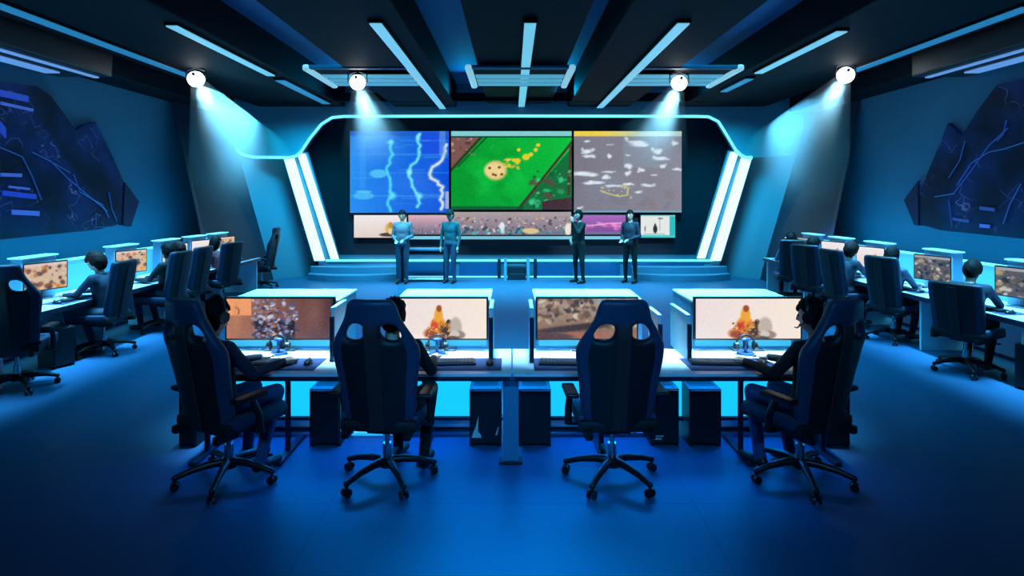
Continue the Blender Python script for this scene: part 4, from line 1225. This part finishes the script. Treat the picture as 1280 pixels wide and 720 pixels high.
# standing at the stage
GT = 'people standing before the stage'
def stand(px, d, rz, J, top, leg, lab, **k): return person(at(px, d), d, R(rz), J, top, leg, lab, GT, voxel=.013, **k)
stand(503, 13.35, 178, J_stand('front', 0, 14), M_greyc, M_slate, 'person in a pale grey hooded top at the left end of the stage table')
stand(563, 13.45, 160, J_stand('down', 10, 0), M_tealc, M_slate, 'person in dark teal jacket and black cap right of the stage table', cap=M_blackc)
stand(724, 13.45, 120, J_stand('raise', 0, 0, .13), M_blackc, M_blackc, 'person in dark clothes with one hand raised to the face, before the purple screen')
stand(788, 13.45, 140, J_stand('front', 10, 6, .12), M_navyc, M_blackc, 'person in a dark suit with folded hands, rightmost before the stage')
# table between the two standing left
t = empty('stage_table', (at(531, 13.75), 13.75, 0))
MB().box(-.56, .56, -.22, .22, .74, .785, .008).build('table_top', mat('table_blue', (70, 120, 150), .4), t)
MB().box(-.52, .52, -.19, .19, .66, .74, .006).build('apron', M_edge, t)
for sx in (-1, 1):
    for sy in (-1, 1):
        MB().box(sx * .5 - .035, sx * .5 + .035, sy * .17 - .025, sy * .17 + .025, 0, .66, .006).build('leg', M_edge, t)
MB().box(-.46, .46, -.15, .15, .05, .075, .005).build('foot_shelf', M_white, t)
tag(t, 'narrow dark blue table between the two people standing left of the stage', 'table')
#PART5
# ------------------------------------------------------------------ light
for sg in (-1, 1):
    area('wall_wash', (sg * 6.34, 8.3, 1.14), (sg * 7.1, 8.3, 2.0), 7.4, .1, (0.0, .48, 1.0), 62)
    area('desk_fill', (sg * 1.25, 4.8, 4.1), (sg * 1.25, 4.72, .72), 2.2, .1, (.34, .72, 1), 30, 14)  # added overhead fill for the front desktops, no fixture
    area('hutch_fill', (sg * 1.25, 5.6, 4.1), (sg * 1.25, 5.3, 0), 2.4, .2, (.1, .75, 1), 70, 26)  # added to brighten the hutch tops
    area('side_desk_fill', (sg * 5.2, 8.3, 3.9), (sg * 5.8, 8.3, 0), 7.0, .3, (.12, .6, 1), 260, 40)  # extra light put in to brighten the side desktops
    area('aisle_glow', (sg * 3.4, 8.0, 4.15), (sg * 3.4, 8.4, 0), 1.2, 3.4, (0, .56, 1), 105, 90)  # added light over the aisle floor, without a fitting
    area('wing_wash', (sg * 4.2, 12.4, 4.05), (sg * 5.6, 14.4, 1.5), 1.4, .3, (0, .66, 1), 60, 80)  # added light on the slanting wing panels
area('stage_wash', (0, 12.4, 4.05), (0, 12.9, 0), 8, .3, (.08, .72, 1), 430, 80)  # added light for the stage floor, no lamp modelled
area('rear_fill', (0, -.8, 3.7), (0, 4.0, .95), 4, .2, (.05, .44, 1), 22, 46)  # unseen fill added behind the camera for the chair backs
area('hall_glow', (0, 9.5, 4.2), (0, 9.5, 0), 3, 3, (0, .45, 1), 130, 110)  # added broad fill over the middle of the floor
area('front_pool', (.05, 2.9, 4.2), (.05, 2.95, 0), .9, .3, (0, .45, .9), 14, 30)  # added to put a lighter patch on the front floor
area('under_desk_light', (0, 4.86, .62), (0, 4.6, 0), 4.6, .1, (0, .22, 1.0), 70, 130)
area('gap_fill', (.1, 6.6, 4.14), (.1, 6.7, 0), .3, 1.6, (0, .62, 1), 45, 50)  # added fill for the floor gap between the hutches
for xx in (-3.45, -.98, 1.15, 3.45):
    area('bay_glow', (xx, 12.6, 4.3), (xx, 10.2, 4.75), .3, .3, (0, .5, 1), 9)  # added uplight for the ceiling bays, no fitting there
